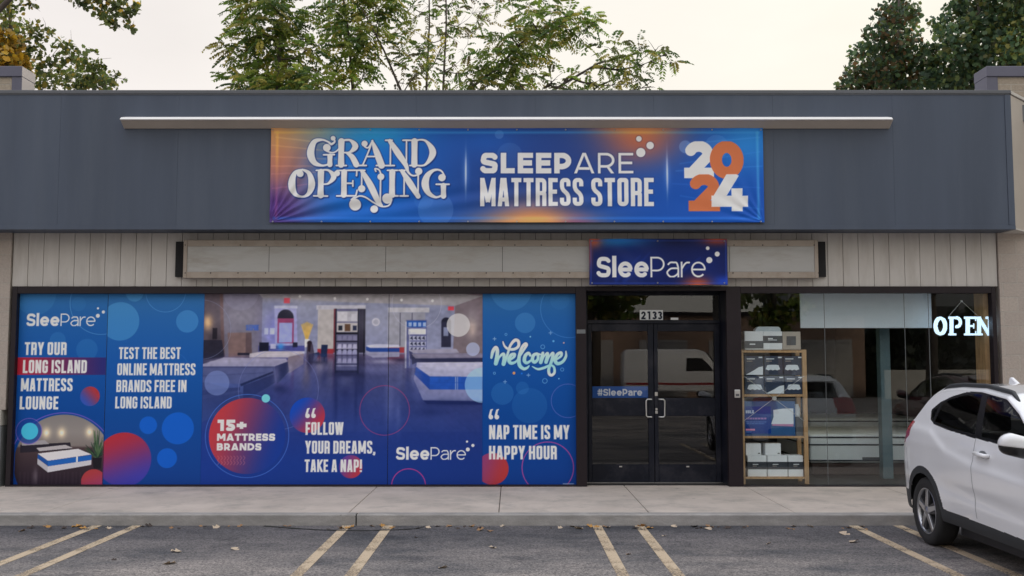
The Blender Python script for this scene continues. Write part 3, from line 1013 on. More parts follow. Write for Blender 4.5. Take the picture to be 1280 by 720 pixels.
d0, d1 = lw1 + .002, rw0 - .002
mb = MB()
ztop = zf(363.5) + .008
mb.box((d0, YD, SWZ), (xd(735), YD + .10, ztop)); mb.box((xd(901), YD, SWZ), (d1, YD + .10, ztop))
mb.box((xd(735) + .001, YD + .002, zd(404.5)), (xd(901) - .001, YD + .10, zd(400)))
mb.box((xd(735) + .001, YD + .002, zd(369)), (xd(901) - .001, YD + .10, ztop))
mb.build('door_frame', M['navy'], shop, bevel=0.003)
mb = MB()
mb.box((xd(735) + .002, YD + .04, zd(400) + .002), (xd(901) - .002, YD + .046, zd(369) - .002))
mb.build('transom', M['doorglass'], shop)
for k, (a, b, ga, gb) in enumerate(((735.5, 817.5, 740, 810.5), (818.2, 900.5, 823, 894.5))):
    x0, x1, g0, g1 = xd(a), xd(b), xd(ga), xd(gb)
    z0, z1 = SWZ + .012, zd(405)
    mb = MB()
    mb.box((x0, YD + .01, z0), (g0, YD + .055, z1)); mb.box((g1, YD + .01, z0), (x1, YD + .055, z1))
    for za, zb in ((zd(414), z1), (zd(520), zd(497.5)), (z0, zd(580.5))):
        mb.box((g0 + .001, YD + .012, za), (g1 - .001, YD + .053, zb))
    d = mb.build('door', M['navy'], shop, bevel=0.003)
    d['label'] = ('left leaf of the dark double door', 'right leaf of the dark double door')[k]
    mb = MB()
    mb.box((g0 + .002, YD + .03, zd(497.5) + .002), (g1 - .002, YD + .036, zd(414) - .002))
    p = mb.build('pane', M['doorglass'], d); p.rotation_euler.z = (-.004, .003)[k]
    mb = MB()
    mb.box((g0 + .002, YD + .03, zd(580.5) + .002), (g1 - .002, YD + .036, zd(520) - .002))
    mb.build('pane', M['doorglass'], d)
    # C-shaped pull
    sx = -1 if k == 0 else 1
    xh = xd(813.5) if k == 0 else xd(823.5)
    yo = YD - .055
    za, zb = zd(521), zd(499)
    xo = xh + sx * .075
    path = rounded([(0, za), (-1, za), (-1, zb), (0, zb)], .0)
    mb = MB()
    P3 = [(xh, YD + .01, za), (xh, yo, za), (xh + sx * .02, yo - .004, za), (xo - sx * .02, yo - .004, za), (xo, yo - .004, za + .02), (xo, yo - .004, zb - .02), (xo - sx * .02, yo - .004, zb), (xh + sx * .02, yo - .004, zb), (xh, yo, zb), (xh, YD + .01, zb)]
    mb.tube(P3, .011, 10)
    mb.build('handle', M['steel'], d, smooth=True)
    mb = MB()
    xk = xd(814) if k == 0 else xd(820.5)
    if k == 1:
        mb.lathe([(0, -.012), (.017, -.012), (.017, .0)], (xk, YD + .008, zd(511.5)), (0, 1, 0), 20)
        mb.box((xk - .018, YD + .002, zd(517)), (xk + .018, YD + .009, zd(513.5)))
        mb.build('lock', M['steel'], d)
        mb = MB(); mb.box((xk - .022, YD + .003, zd(495)), (xk + .022, YD + .009, zd(490)))
        mb.build('lock_plate', M['steel'], d, bevel=.002)
    mb = MB(); xm = (g0 + g1) / 2
    mb.box((xm - .02, YD + .004, zd(584)), (xm + .02, YD + .0115, zd(582.5)))
    mb.build('kick_plate_stop', M['steel'], d)
mb = MB()
mb.box((d0, YD - .03, SWZ), (d1, YD + .1, SWZ + .010))
mb.build('threshold', M['steel'], shop)

# the room behind
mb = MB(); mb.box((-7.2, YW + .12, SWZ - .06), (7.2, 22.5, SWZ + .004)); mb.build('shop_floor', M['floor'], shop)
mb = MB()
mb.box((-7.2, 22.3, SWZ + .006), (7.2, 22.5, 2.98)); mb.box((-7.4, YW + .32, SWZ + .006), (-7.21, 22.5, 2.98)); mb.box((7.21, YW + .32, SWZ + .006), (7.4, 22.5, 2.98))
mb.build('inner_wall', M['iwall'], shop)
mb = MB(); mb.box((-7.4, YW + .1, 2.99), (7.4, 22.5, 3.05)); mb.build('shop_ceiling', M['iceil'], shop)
mb = MB(); mb.box((XR - .10, YW + .24, SWZ + .006), (XR - .002, YW + .52, 2.98)); mb.build('window_reveal', M['wood'], shop)

# ------------------------------------------------------------------ awning cassette on the fascia
yn = YF - 0.19
aw = empty('awning_cassette', (0, YF, Z_(160, YF)), 'long closed white awning housing with tan underside above the wide banner', 'awning')
x0, x1 = X_(156.5, 155, YF), X_(1110.5, 155, YF)
zn0, zn1 = Z_(149.7, yn), Z_(146.3, yn)
mb = MB(); mb.prism([(YF, Z_(161, YF)), (YF, zn1 + .03), (yn + .03, zn1 - .004), (yn + .03, zn0 + .002), (YF - .03, Z_(161, YF))], 'x', x0, x1)
mb.build('housing', M['tan'], aw)
mb = MB(); mb.prism([(yn - .012, zn0), (yn - .016, zn0 + .006), (yn + .03, zn1 + .004), (YF, zn1 + .05), (YF, zn1 + .034), (yn + .032, zn1 - .002), (yn + .029, zn0)], 'x', X_(150, 148, yn), X_(1116, 148, yn))
mb.build('front_lip', M['white'], aw, bevel=.003)
for p in (157.5, 1109.5):
    mb = MB(); mb.prism([(YF - .002, Z_(161.2, YF)), (YF - .002, zn1 + .028), (yn + .031, zn1 - .006), (yn + .031, zn0 - .001), (YF - .034, Z_(161.2, YF))], 'x', X_(p, 155, YF) - .012, X_(p, 155, YF) + .012)
    mb.build('end_cap', M['tan'], aw)

# ------------------------------------------------------------------ old sign cabinet under the fascia
yb = YW - 0.15
cab = empty('sign_cabinet', (0, YW, Z_(347, yb)), 'long empty beige sign cabinet with blank pale panels fixed on the siding', 'sign')
cx0, cx1 = X_(229, 325, yb), X_(1023, 325, yb)
cz0, cz1 = Z_(347.5, yb), Z_(300, yb)
mb = MB(); mb.box((X_(221, 325, YW), YW - .06, Z_(346, YW - .06)), (X_(1030.5, 325, YW), YW - .002, Z_(302, YW - .06)))
mb.build('backing', M['dark'], cab)
mb = MB(); frame_bars(mb, cx0, cx1, cz0, cz1, yb, YW - .062, (.05, .05, .085, .085))
mb.build('cabinet_frame', M['beige'], cab, bevel=.004)
px = [232, 336, 482, 628, 769, 912, 1020]
for a, b in zip(px, px[1:]):
    mb = MB(); mb.box((max(X_(a, 325, yb) + .003, cx0 + .052), yb + .012, cz0 + .087), (min(X_(b, 325, yb) - .003, cx1 - .052), yb + .02, cz1 - .087))
    mb.build('panel', M['panel'], cab)
for i in range(24):
    x = cx0 + .03 + (cx1 - cx0 - .06) * i / 23
    for z in (cz0 + .07, cz1 - .07):
        mb = MB(); mb.lathe([(0, -.004), (.008, -.004), (.009, .002)], (x + RNG.uniform(-.03, .03), yb, z), (0, 1, 0), 8)
        mb.build('screw', M['dark'], cab)

# ------------------------------------------------------------------ printed sheets on the left window
WHITE = (222, 222, 228)
cv = Canvas(18, 366.5, 720.5, 607, 1.7)
blue = [(366, (46, 102, 158)), (400, (34, 92, 160)), (450, (20, 80, 156)), (520, (12, 66, 140)), (607, (16, 56, 130))]
cv.vgrad(0, 131.5, blue)
cv.vgrad(131.5, 254, [(p, tuple(c + 4 for c in q)) for p, q in blue])
cv.vgrad(603, 730, blue)
A, B_ = (0, 131.5), (131.5, 254)
# first sheet
for x, y, r, a in ((40, 368, 26, .10), (70, 425, 10, .12), (107, 437, 13.5, .12), (95, 380, 9, .06)): cv.disc(x, y, r, (110, 190, 235), a, A)
cv.ring(124, 378, 40, .6, (110, 170, 220), .6, A)
cv.rect(18, 446.8, 131.4, 468.4, (190, 40, 60)); cv.a[(cv.gy > 446.8) & (cv.gy < 468.4) & (cv.gx < 131.5)] *= 1.0
t = np.clip((cv.gx - 22) / 105, 0, 1)[..., None]
m = ((cv.gy > 446.8) & (cv.gy < 468.4) & (cv.gx < 131.4))[..., None]
cv.a = np.where(m, np.array((170, 38, 56)) * (1 - t) + np.array((44, 44, 112)) * t, cv.a)
cv.ink(text(cv, 'TRY OUR', 29, 81.6, 427.7, 443.7), WHITE)
cv.ink(text(cv, 'LONG ISLAND', 27.6, 107.7, 450, 466.4), WHITE)
cv.ink(text(cv, 'MATTRESS', 26, 90.6, 472.8, 489), WHITE)
cv.ink(text(cv, 'LOUNGE', 25.3, 73.5, 495.4, 511.7), WHITE)
logo(cv, 30.3, 116.6, 392, 407.5, [(119.4, 394.7, 2.4), (126.2, 390, 1.9), (119.3, 385.4, 1.3)])
cv.disc(112.7, 495.4, 12.2, (165, 52, 58), 1, A, (50, 80, 170), 2.4)
cv.ring(81, 582, 66, 1.0, (130, 90, 190), .8, A)
# the round inset: a bed in a dim room
ins = np.clip((61 - np.hypot(cv.gx - 81.6, cv.gy - 579.3)) / .7 + .5, 0, 1) * ((cv.gx < 131.2) & (cv.gx > 22))
keep = cv.a.copy()
cv.vgrad(18, 131.5, [(515, (120, 116, 116)), (540, (134, 128, 126)), (557, (120, 112, 110)), (560, (70, 56, 60)), (607, (36, 28, 40))])
for x, y in ((60, 541), (79, 541), (113.5, 540)): cv.glow(x, y, 7, 9, (236, 214, 180), .95); cv.glow(x, y, 2.5, 3, (255, 240, 215), .9)
cv.poly([(28, 556), (90, 553), (92, 562), (28, 566)], (40, 36, 46)); cv.poly([(30, 553), (58, 550), (64, 555), (30, 557)], (150, 145, 150)); cv.poly([(48, 560), (84, 556), (94, 560), (52, 564)], (170, 164, 168))
cv.poly([(50, 567), (100, 561), (117, 568), (63, 576)], (205, 202, 206)); cv.poly([(50, 567.5), (63, 576), (63, 582), (50, 573)], (30, 78, 150)); cv.poly([(63, 576), (117, 568.5), (117, 575), (63, 583)], (34, 92, 170)); cv.poly([(50, 573), (63, 582.5), (63, 590), (50, 580)], (170, 168, 176)); cv.poly([(63, 583), (117, 575), (117, 581), (63, 590.5)], (190, 188, 196))
cv.poly([(98, 570.5), (100, 570.2), (100, 577.5), (98, 577.8)], (215, 215, 220))
for i in range(46):
    a = RNG.uniform(-2.9, -.25); L = RNG.uniform(10, 30); D = cv.sdf()
    bx, by = 124 + RNG.uniform(-2, 2), 572
    cv.seg(D, (bx, by), (bx + L * math.cos(a) * .6, by + L * math.sin(a) * 1.2), .9, .3); cv.ink(D, RNG.choice([(40, 62, 50), (62, 88, 60), (92, 112, 80), (28, 44, 40)]), .9)
cv.poly([(118, 572), (130, 572), (129, 586), (120, 586)], (30, 28, 34))
for i in range(22): cv.rect(28 + i * 5, 590, 29 + i * 5 + RNG.uniform(0, 2), 607, (74, 60, 72), .22)
cv.glow(48, 595, 4, 14, (120, 110, 120), .5)
cv.a = keep * (1 - ins[..., None]) + cv.a * ins[..., None]
cv.disc(120.5, 602, 15.5, (160, 58, 62), 1, A, (150, 60, 110), 1.2)
cv.ring(38, 539, 16, .9, (120, 90, 180), .8, A); cv.disc(38, 539, 15.6, (24, 60, 140), .75, A)
cv.disc(39, 539, 10.5, (66, 176, 226), 1, A)
# second sheet
cv.disc(147.7, 401.7, 24, (100, 180, 230), .35, B_); cv.disc(232, 401.7, 14, (90, 165, 225), .38, B_); cv.disc(165, 366, 11, (110, 190, 235), .25, B_)
cv.ring(204, 365, 25, .6, (90, 150, 210), .7, B_); cv.ring(213, 462, 22, .5, (70, 130, 200), .4, B_)
for x, y, r in ((186.5, 531.5, 11), (223.5, 535.4, 20), (211, 572.7, 12.4)): cv.disc(x, y, r, (20, 96, 205), .75, B_)
cv.disc(157.4, 574.6, 34, (165, 46, 60), 1, B_, (60, 60, 160), 1.2)
for s_, a, b, y0, y1 in (('TEST THE BEST', 147.3, 224.6, 434, 448.7), ('ONLINE MATTRESS', 146, 243.7, 454.2, 469), ('BRANDS FREE IN', 145.4, 233, 475, 490), ('LONG ISLAND', 144.6, 215, 495.7, 510.5)):
    cv.ink(text(cv, s_, a, b, y0, y1, wt=.155), WHITE)

# third and fourth sheets: the showroom picture under a blue wash
P0, P1 = 253, 603
keep = cv.a.copy()
cv.vgrad(P0, P1, [(366, (148, 142, 146)), (372, (140, 138, 150)), (380, (128, 132, 158)), (441, (138, 142, 174)), (443, (92, 84, 112)), (452, (70, 62, 92)), (470, (54, 52, 88)), (520, (58, 58, 112)), (607, (36, 44, 110))])
cv.poly([(253, 366), (326, 366), (326, 376), (326, 446), (253, 446)], (112, 108, 126)); cv.poly([(253, 366), (273, 366), (278, 446), (253, 450)], (88, 78, 88)); cv.poly([(272, 366), (276, 366), (280, 445), (276, 445)], (104, 82, 84))
cv.glow(258, 403, 8, 12, (235, 190, 140), .9); cv.poly([(253, 425), (276, 425), (280, 446), (253, 450)], (40, 40, 58)); cv.rect(264, 410, 270, 424, (34, 30, 40))
cv.poly([(569, 366), (603, 366), (603, 444), (566, 441)], (116, 104, 112)); cv.poly([(320, 366), (570, 366), (603, 370), (569, 382), (440, 378), (326, 372)], (150, 146, 152)); cv.glow(590, 410, 8, 14, (226, 190, 160), .5)
for x, y in ((373, 370.5), (417, 373), (458, 374), (501, 375), (540, 376)): cv.disc(x, y, 1.6, (236, 232, 236))
cv.glow(345, 415, 26, 40, (110, 110, 225), .5)
cv.poly([(341, 382), (369, 382), (371, 431), (343, 433)], (150, 152, 200)); cv.disc(355.5, 397, 10.2, (28, 28, 44)); cv.rect(345.5, 398, 366, 429, (140, 60, 100)); cv.rect(347.5, 403.5, 364, 428, (150, 158, 214)); cv.rect(341, 382, 370, 385.5, (176, 178, 205))
cv.rect(353, 372.5, 360.5, 379, (214, 60, 78)); cv.rect(559.5, 383, 567, 388, (206, 66, 80))
cv.ink(text(cv, 'SLEEPARE', 306, 322, 406, 413), (40, 80, 180)); cv.rect(329, 410, 334, 418, (176, 182, 214)); cv.rect(336, 410, 342, 418, (176, 182, 214))
cv.poly([(283, 416), (313, 415.5), (314, 443), (285, 446)], (120, 98, 98)); cv.poly([(306, 416), (313, 415.5), (314, 443), (306, 444)], (90, 74, 80))
for k in range(7):
    D = cv.sdf(); cv.seg(D, (382.5, 426), (376 + k * 2.2, 403 + abs(k - 3)), 1.0, .9); cv.ink(D, (206, 168, 92), .9)
cv.rect(380, 424, 386, 434, (220, 214, 214))
# doors with shutters
cv.rect(396, 386, 416, 441, (176, 170, 170)); cv.rect(394, 381.5, 456, 387, (180, 178, 190)); cv.rect(416, 386, 419, 441, (110, 50, 60)); cv.rect(448, 386, 456, 441, (40, 38, 56))
cv.rect(484, 391, 531, 436, (146, 146, 160)); cv.rect(484, 384.5, 536, 390.5, (182, 180, 188)); cv.rect(499, 391, 500, 432, (60, 60, 80)); cv.rect(514, 391, 515, 432, (60, 60, 80)); cv.rect(396, 436, 416, 442, (150, 50, 60)); cv.rect(484, 434, 505, 441, (150, 56, 62))
cv.disc(469, 402.5, 5, (190, 188, 200)); cv.disc(469, 402.5, 3.5, (160, 160, 178))
cv.disc(557.3, 403, 6.2, (34, 34, 52)); cv.rect(551.2, 402, 563.4, 434, (44, 44, 66)); cv.rect(554, 409, 560, 420, (130, 136, 170))
# desk, a seated figure in the picture, chairs
cv.rect(322, 432, 380, 440, (70, 74, 140)); cv.rect(323, 428, 335, 439, (24, 26, 46)); cv.rect(337, 430, 344, 436, (180, 180, 214)); cv.glow(350, 433, 6, 6, (60, 140, 220), .9); cv.rect(365, 428, 371, 434, (30, 32, 54)); cv.rect(352, 439, 380, 442, (186, 184, 206))
cv.disc(386, 429, 3.2, (36, 26, 38)); cv.poly([(383, 430), (390, 430), (393, 446), (382, 447)], (70, 64, 84)); cv.poly([(384, 430), (388, 430), (387, 440), (384, 439)], (36, 26, 38)); cv.poly([(385, 443), (398, 440), (400, 443), (392, 453), (385, 453)], (42, 44, 76))
cv.poly([(401, 431), (409, 431), (408, 446), (400, 446)], (28, 40, 74)); cv.poly([(392, 442), (408, 442), (406, 446), (394, 446)], (30, 52, 92)); cv.rect(398, 446, 399.5, 453, (28, 28, 44)); cv.rect(404, 446, 405.5, 453, (28, 28, 44))
# the rack in the middle
cv.rect(418, 386, 448, 466, (96, 96, 126)); cv.rect(418, 386, 419.5, 467, (22, 22, 34)); cv.rect(446, 386, 448, 467, (22, 22, 34)); cv.rect(453.5, 387, 455, 445, (24, 24, 36))
cv.rect(420, 389, 446, 402, (170, 168, 178)); cv.rect(421, 390, 433, 401, (196, 194, 202)); cv.rect(438, 392, 445, 401, (188, 186, 196)); cv.rect(420, 403.5, 446, 415, (182, 176, 178)); cv.rect(422, 407, 427, 413, (28, 34, 48)); cv.rect(430, 405, 437, 414, (92, 66, 50)); cv.rect(440, 407, 445, 413, (28, 34, 60)); cv.rect(419, 415.5, 447, 418, (22, 22, 34))
for y, c in ((419.5, (120, 118, 150)), (430, (170, 168, 196)), (437, (150, 150, 186)), (448, (180, 178, 204))):
    for k in range(4): cv.poly([(420.5 + k * 6.4, y + 6), (422 + k * 6.4, y), (426 + k * 6.4, y), (426.6 + k * 6.4, y + 6)], c)
    cv.rect(419, y + 6.5, 447, y + 8.2, (30, 30, 48))
cv.rect(420, 456, 446, 458, (170, 168, 196)); cv.rect(419, 463, 447, 466, (20, 20, 34))
# rack on the right
cv.rect(507, 400, 533, 460, (90, 94, 140)); cv.rect(508, 401, 532, 409, (30, 76, 160)); 
for k in range(4): cv.rect(510 + k * 6, 403, 514 + k * 6, 408, (150, 170, 214))
cv.rect(510, 411, 532, 418, (206, 206, 216))
for y in (420, 427, 434):
    cv.rect(511, y, 532, y + 5.5, (170, 172, 196))
    for k in range(4): cv.poly([(512 + k * 5, y + 3), (515 + k * 5, y), (516 + k * 5, y + 5)], (40, 44, 70))
cv.rect(506, 402, 507.6, 460, (196, 196, 206)); cv.rect(511, 414, 512, 458, (170, 170, 186))
# the printed floor mirrors the back wall, softly and stretched
fl = 442.0
for j in np.where((cv.ys > fl) & (cv.ys < 540))[0]:
    d_ = cv.ys[j] - fl; w_ = 1.5 + d_ * .22
    j0 = np.searchsorted(cv.ys, fl - d_ * .85 - w_); j1 = max(j0 + 1, np.searchsorted(cv.ys, min(fl, fl - d_ * .85 + w_)))
    row = cv.a[j0:j1].mean(0); q_ = int(1 + d_ * .05 * cv.k); kk_ = np.ones(2 * q_ + 1) / (2 * q_ + 1)
    row = np.stack([np.convolve(np.pad(row[:, c], q_, 'edge'), kk_, 'valid') for c in range(3)], 1)
    f_ = .46 * math.exp(-d_ / 75)
    sel = (cv.xs >= P0) & (cv.xs < P1)
    cv.a[j, sel] = cv.a[j, sel] * (1 - f_) + row[sel] * f_ * np.array([.96, .92, 1.0])
for k in range(26):                       # plank joints running into the picture
    xb_ = 120 + k * 26; D = cv.sdf(); cv.seg(D, (430 + (xb_ - 430) * .18, 446), (xb_, 600), .2, .45); cv.ink(D, (34, 32, 66), .22)
for x, y, rx, ry, al in ((300, 395, 40, 22, .25), (375, 385, 30, 18, .2), (470, 400, 40, 24, .22), (590, 405, 10, 22, .3), (540, 378, 30, 7, .3), (400, 375, 60, 6, .25)): cv.glow(x, y, rx, ry, (206, 204, 216), al, 1.5)
# beds
cv.poly([(457, 432), (470, 430), (498, 431), (499, 434.5), (462, 434.5)], (190, 190, 214)); cv.poly([(457, 433), (462, 435), (499, 435), (499, 440), (462, 440), (457, 438)], (36, 66, 140)); cv.poly([(457, 438), (462, 440), (499, 440), (499, 446), (466, 447), (457, 443)], (150, 148, 176))
cv.poly([(311, 442), (330, 439), (376, 439.5), (379, 442), (372, 447), (311, 447)], (186, 178, 188)); cv.poly([(360, 446), (379, 442), (379, 455), (362, 466), (355, 464)], (130, 116, 126)); cv.rect(296, 441, 311, 444, (34, 32, 48))
cv.poly([(253, 455), (279, 446.8), (357, 448), (359, 452), (343, 458), (253, 458)], (158, 152, 176)); cv.poly([(253, 458), (343, 458), (359, 452), (361, 464), (350, 478), (344, 477), (338, 484), (318, 497), (253, 528)], (74, 76, 112)); cv.poly([(343, 458), (359, 452), (361, 464), (346, 480)], (44, 46, 78)); cv.poly([(253, 474), (342, 474), (340, 479), (307, 492), (253, 476)], (84, 92, 140)); cv.poly([(304, 482), (342, 468), (344, 478), (318, 494), (304, 500)], (48, 50, 84)); cv.poly([(253, 460), (340, 460), (341, 464), (300, 480), (253, 478)], (92, 94, 132)); cv.poly([(300, 480), (341, 464), (341.5, 466), (301, 483)], (34, 36, 62)); cv.poly([(253, 488), (300, 484), (300, 488), (253, 494)], (58, 60, 96))
cv.poly([(512, 437), (570, 436), (574, 441), (516, 441.5)], (150, 146, 168)); cv.poly([(511, 438), (516, 441.5), (516, 450), (512, 448)], (60, 60, 96)); cv.poly([(514, 442), (600, 441.5), (603, 442), (603, 447), (519, 448)], (128, 122, 144)); cv.poly([(514, 442.5), (519, 448), (603, 447.5), (603, 452.5), (521, 453), (515, 456)], (44, 44, 70))
cv.poly([(521, 453), (603, 452.5), (603, 471), (537, 470.5), (520, 459)], (198, 192, 212)); cv.poly([(520, 458.5), (537, 470.5), (537, 487), (518, 468)], (34, 72, 160)); cv.poly([(537, 470.5), (603, 471), (603, 487), (537, 487)], (38, 90, 188)); cv.poly([(518, 468), (537, 487), (603, 487), (603, 501.5), (529, 500.5), (517, 474)], (168, 160, 186)); cv.rect(569, 471, 570, 487, (200, 204, 220)); cv.rect(571.5, 471, 572.3, 487, (200, 204, 220)); cv.poly([(529, 500.5), (603, 501.5), (603, 506), (534, 505)], (30, 28, 66))
# floor reflections
for x, y, rx, ry, c, al in ((432, 490, 14, 34, (30, 28, 64), .6), (488, 505, 8, 40, (150, 146, 190), .55), (522, 478, 6, 34, (128, 126, 176), .4), (470, 462, 24, 6, (150, 150, 196), .35), (375, 465, 10, 22, (140, 136, 180), .35), (548, 520, 20, 18, (104, 102, 158), .3), (405, 470, 6, 20, (30, 30, 70), .5), (390, 490, 12, 30, (110, 110, 165), .25)): cv.glow(x, y, rx, ry, c, al, 1.6)
for i in range(60): cv.rect(RNG.uniform(340, 600), (yy := RNG.uniform(448, 560)), RNG.uniform(345, 603), yy + .5, (40, 38, 84), .10)
for x, y, rx, ry, c, al in ((345, 470, 5, 16, (150, 140, 180), .45), (362, 462, 4, 10, (190, 180, 205), .4), (400, 458, 8, 10, (170, 160, 180), .4), (420, 500, 3, 40, (24, 22, 54), .55), (445, 500, 3, 40, (24, 22, 54), .55), (432, 476, 9, 10, (150, 150, 190), .35), (478, 452, 20, 3, (196, 192, 214), .5), (500, 470, 5, 20, (150, 150, 196), .35), (498, 520, 4, 26, (150, 146, 190), .5), (516, 468, 3, 16, (170, 170, 206), .35), (540, 515, 30, 8, (30, 28, 62), .6), (330, 500, 14, 16, (40, 40, 84), .6), (460, 540, 30, 20, (84, 84, 142), .3), (470, 500, 26, 6, (90, 88, 130), .3)): cv.glow(x, y, rx, ry, c, al, 1.4)
for x0_, y0_, x1_, y1_, c_ in ((253, 470, 330, 466, (60, 62, 98)), (253, 500, 300, 492, (56, 58, 94)), (262, 452, 356, 449.5, (176, 170, 192)), (315, 444, 372, 442, (204, 196, 204)), (525, 458, 603, 456, (214, 208, 226)), (530, 464, 603, 462, (180, 174, 200)), (538, 478, 603, 478.5, (30, 74, 164)), (522, 482, 535, 494, (150, 142, 172)), (516, 445, 603, 444.5, (150, 144, 166)), (460, 443, 499, 443, (130, 128, 158))):
    D = cv.sdf(); cv.seg(D, (x0_, y0_), (x1_, y1_), .5); cv.ink(D, c_, .6, 0, 1.8)
for x, y, rx, ry, c_, al in ((290, 505, 40, 14, (40, 42, 78), .5), (350, 486, 10, 6, (30, 30, 58), .7), (560, 504, 45, 5, (28, 26, 58), .7), (500, 450, 10, 3, (30, 28, 50), .6), (280, 452, 30, 4, (186, 180, 200), .4), (575, 461, 30, 5, (220, 214, 230), .45), (432, 468, 20, 4, (24, 22, 44), .7), (395, 453, 14, 3, (36, 32, 52), .6), (268, 430, 14, 16, (36, 32, 44), .5)): cv.glow(x, y, rx, ry, c_, al, 1.4)
blur_ = cv.a.copy()
for ax_ in (0, 1):
    blur_ = sum(np.roll(blur_, o_, ax_) * w_ for o_, w_ in ((-1, .25), (0, .5), (1, .25)))
cv.a = np.where(((cv.gx >= P0 + 1.5) & (cv.gx < P1 - 1.5))[..., None], blur_, cv.a)
g1 = NP.normal(0, 1, (90, 220)); yi = np.clip((np.arange(cv.h) / cv.h * 89).astype(int), 0, 89); xi = np.clip((np.arange(cv.w) / cv.w * 219).astype(int), 0, 219)
mott = g1[yi][:, xi]; k_ = np.ones(5) / 5
for _ in range(2):
    mott = np.apply_along_axis(lambda q: np.convolve(q, k_, 'same'), 0, mott); mott = np.apply_along_axis(lambda q: np.convolve(q, k_, 'same'), 1, mott)
cv.a = np.where(((cv.gx >= P0) & (cv.gx < P1))[..., None], np.clip(cv.a * (1 + .045 * mott[..., None]), 0, 255), cv.a)
# the blue wash grows towards the bottom
tt = np.clip((cv.gy - 440) / 140, 0, 1)[..., None] ** 0.9 * 0.86
mm = ((cv.gx >= P0) & (cv.gx < P1))[..., None]
bot = np.array((24, 58, 142)) * (1 - np.clip((cv.gx - 253) / 350, 0, 1)[..., None] * .12) 
top = np.clip((450 - cv.gy) / 90, 0, 1)[..., None]
wash = cv.a * (1 - tt) + bot * tt
cv.a = np.where(mm, wash, keep)
PC = (P0, P1)
cv.disc(572.6, 406.4, 14.6, (206, 204, 206), .8, PC); cv.disc(591, 436.5, 8.5, (170, 180, 214), .75, PC); cv.disc(603, 481.5, 22, (150, 196, 240), .62, PC); cv.disc(271, 478.7, 15.5, (120, 140, 200), .55, PC); cv.disc(299, 366, 22, (150, 148, 176), .3, PC)
cv.ring(348, 487, 50, .7, (120, 130, 190), .5, PC); cv.ring(250, 412, 37, .6, (150, 160, 200), .45, PC); cv.ring(520, 380, 31, .6, (190, 190, 210), .5, PC); cv.ring(481, 513, 31, .8, (170, 60, 110), .7, PC); cv.ring(511.6, 607, 21, 1.0, (190, 60, 130), .9, PC)
cv.disc(310, 545, 47.5, (178, 58, 66), 1, PC, (24, 56, 140), .35); cv.ring(310, 545, 52, .8, (70, 110, 200), .9, PC); cv.disc(332.5, 498, 5.2, (110, 196, 226), 1, PC)
cv.ink(text(cv, '15+', 273, 309, 524.6, 538.6, 'round', .26, .06), WHITE); cv.ink(text(cv, 'MATTRESS', 272.5, 345, 542, 551, 'round', .25, .07), WHITE); cv.ink(text(cv, 'BRANDS', 272.5, 328, 554, 563, 'round', .25, .08), WHITE)
for r_ in range(2):
    for k in range(9):
        D = cv.sdf(); x, y = 274 + k * 4, 570 + r_ * 6; cv.seg(D, (x, y), (x + 2, y + 2.5), .3); cv.seg(D, (x + 2, y + 2.5), (x, y + 5), .3); cv.ink(D, (230, 140, 140), .45)
cv.disc(384.6, 519, 22, (20, 70, 175), 1, PC, (172, 52, 70), .7); cv.disc(439.5, 583.3, 14.5, (170, 54, 68), 1, PC, (90, 60, 140), 3.6)
quote_mark(cv, 382, 510, 395.5, 523, WHITE)
cv.ink(text(cv, 'FOLLOW', 382.7, 429.7, 527.7, 543.6), WHITE); cv.ink(text(cv, 'YOUR DREAMS,', 382.7, 470, 551, 567), WHITE); cv.ink(text(cv, 'TAKE A NAP!', 382.3, 453.5, 574.4, 590), WHITE)
logo(cv, 496, 582.7, 559, 574.6, [(585, 561.8, 2.4), (591.3, 556.8, 1.9), (584, 552, 1.3)])
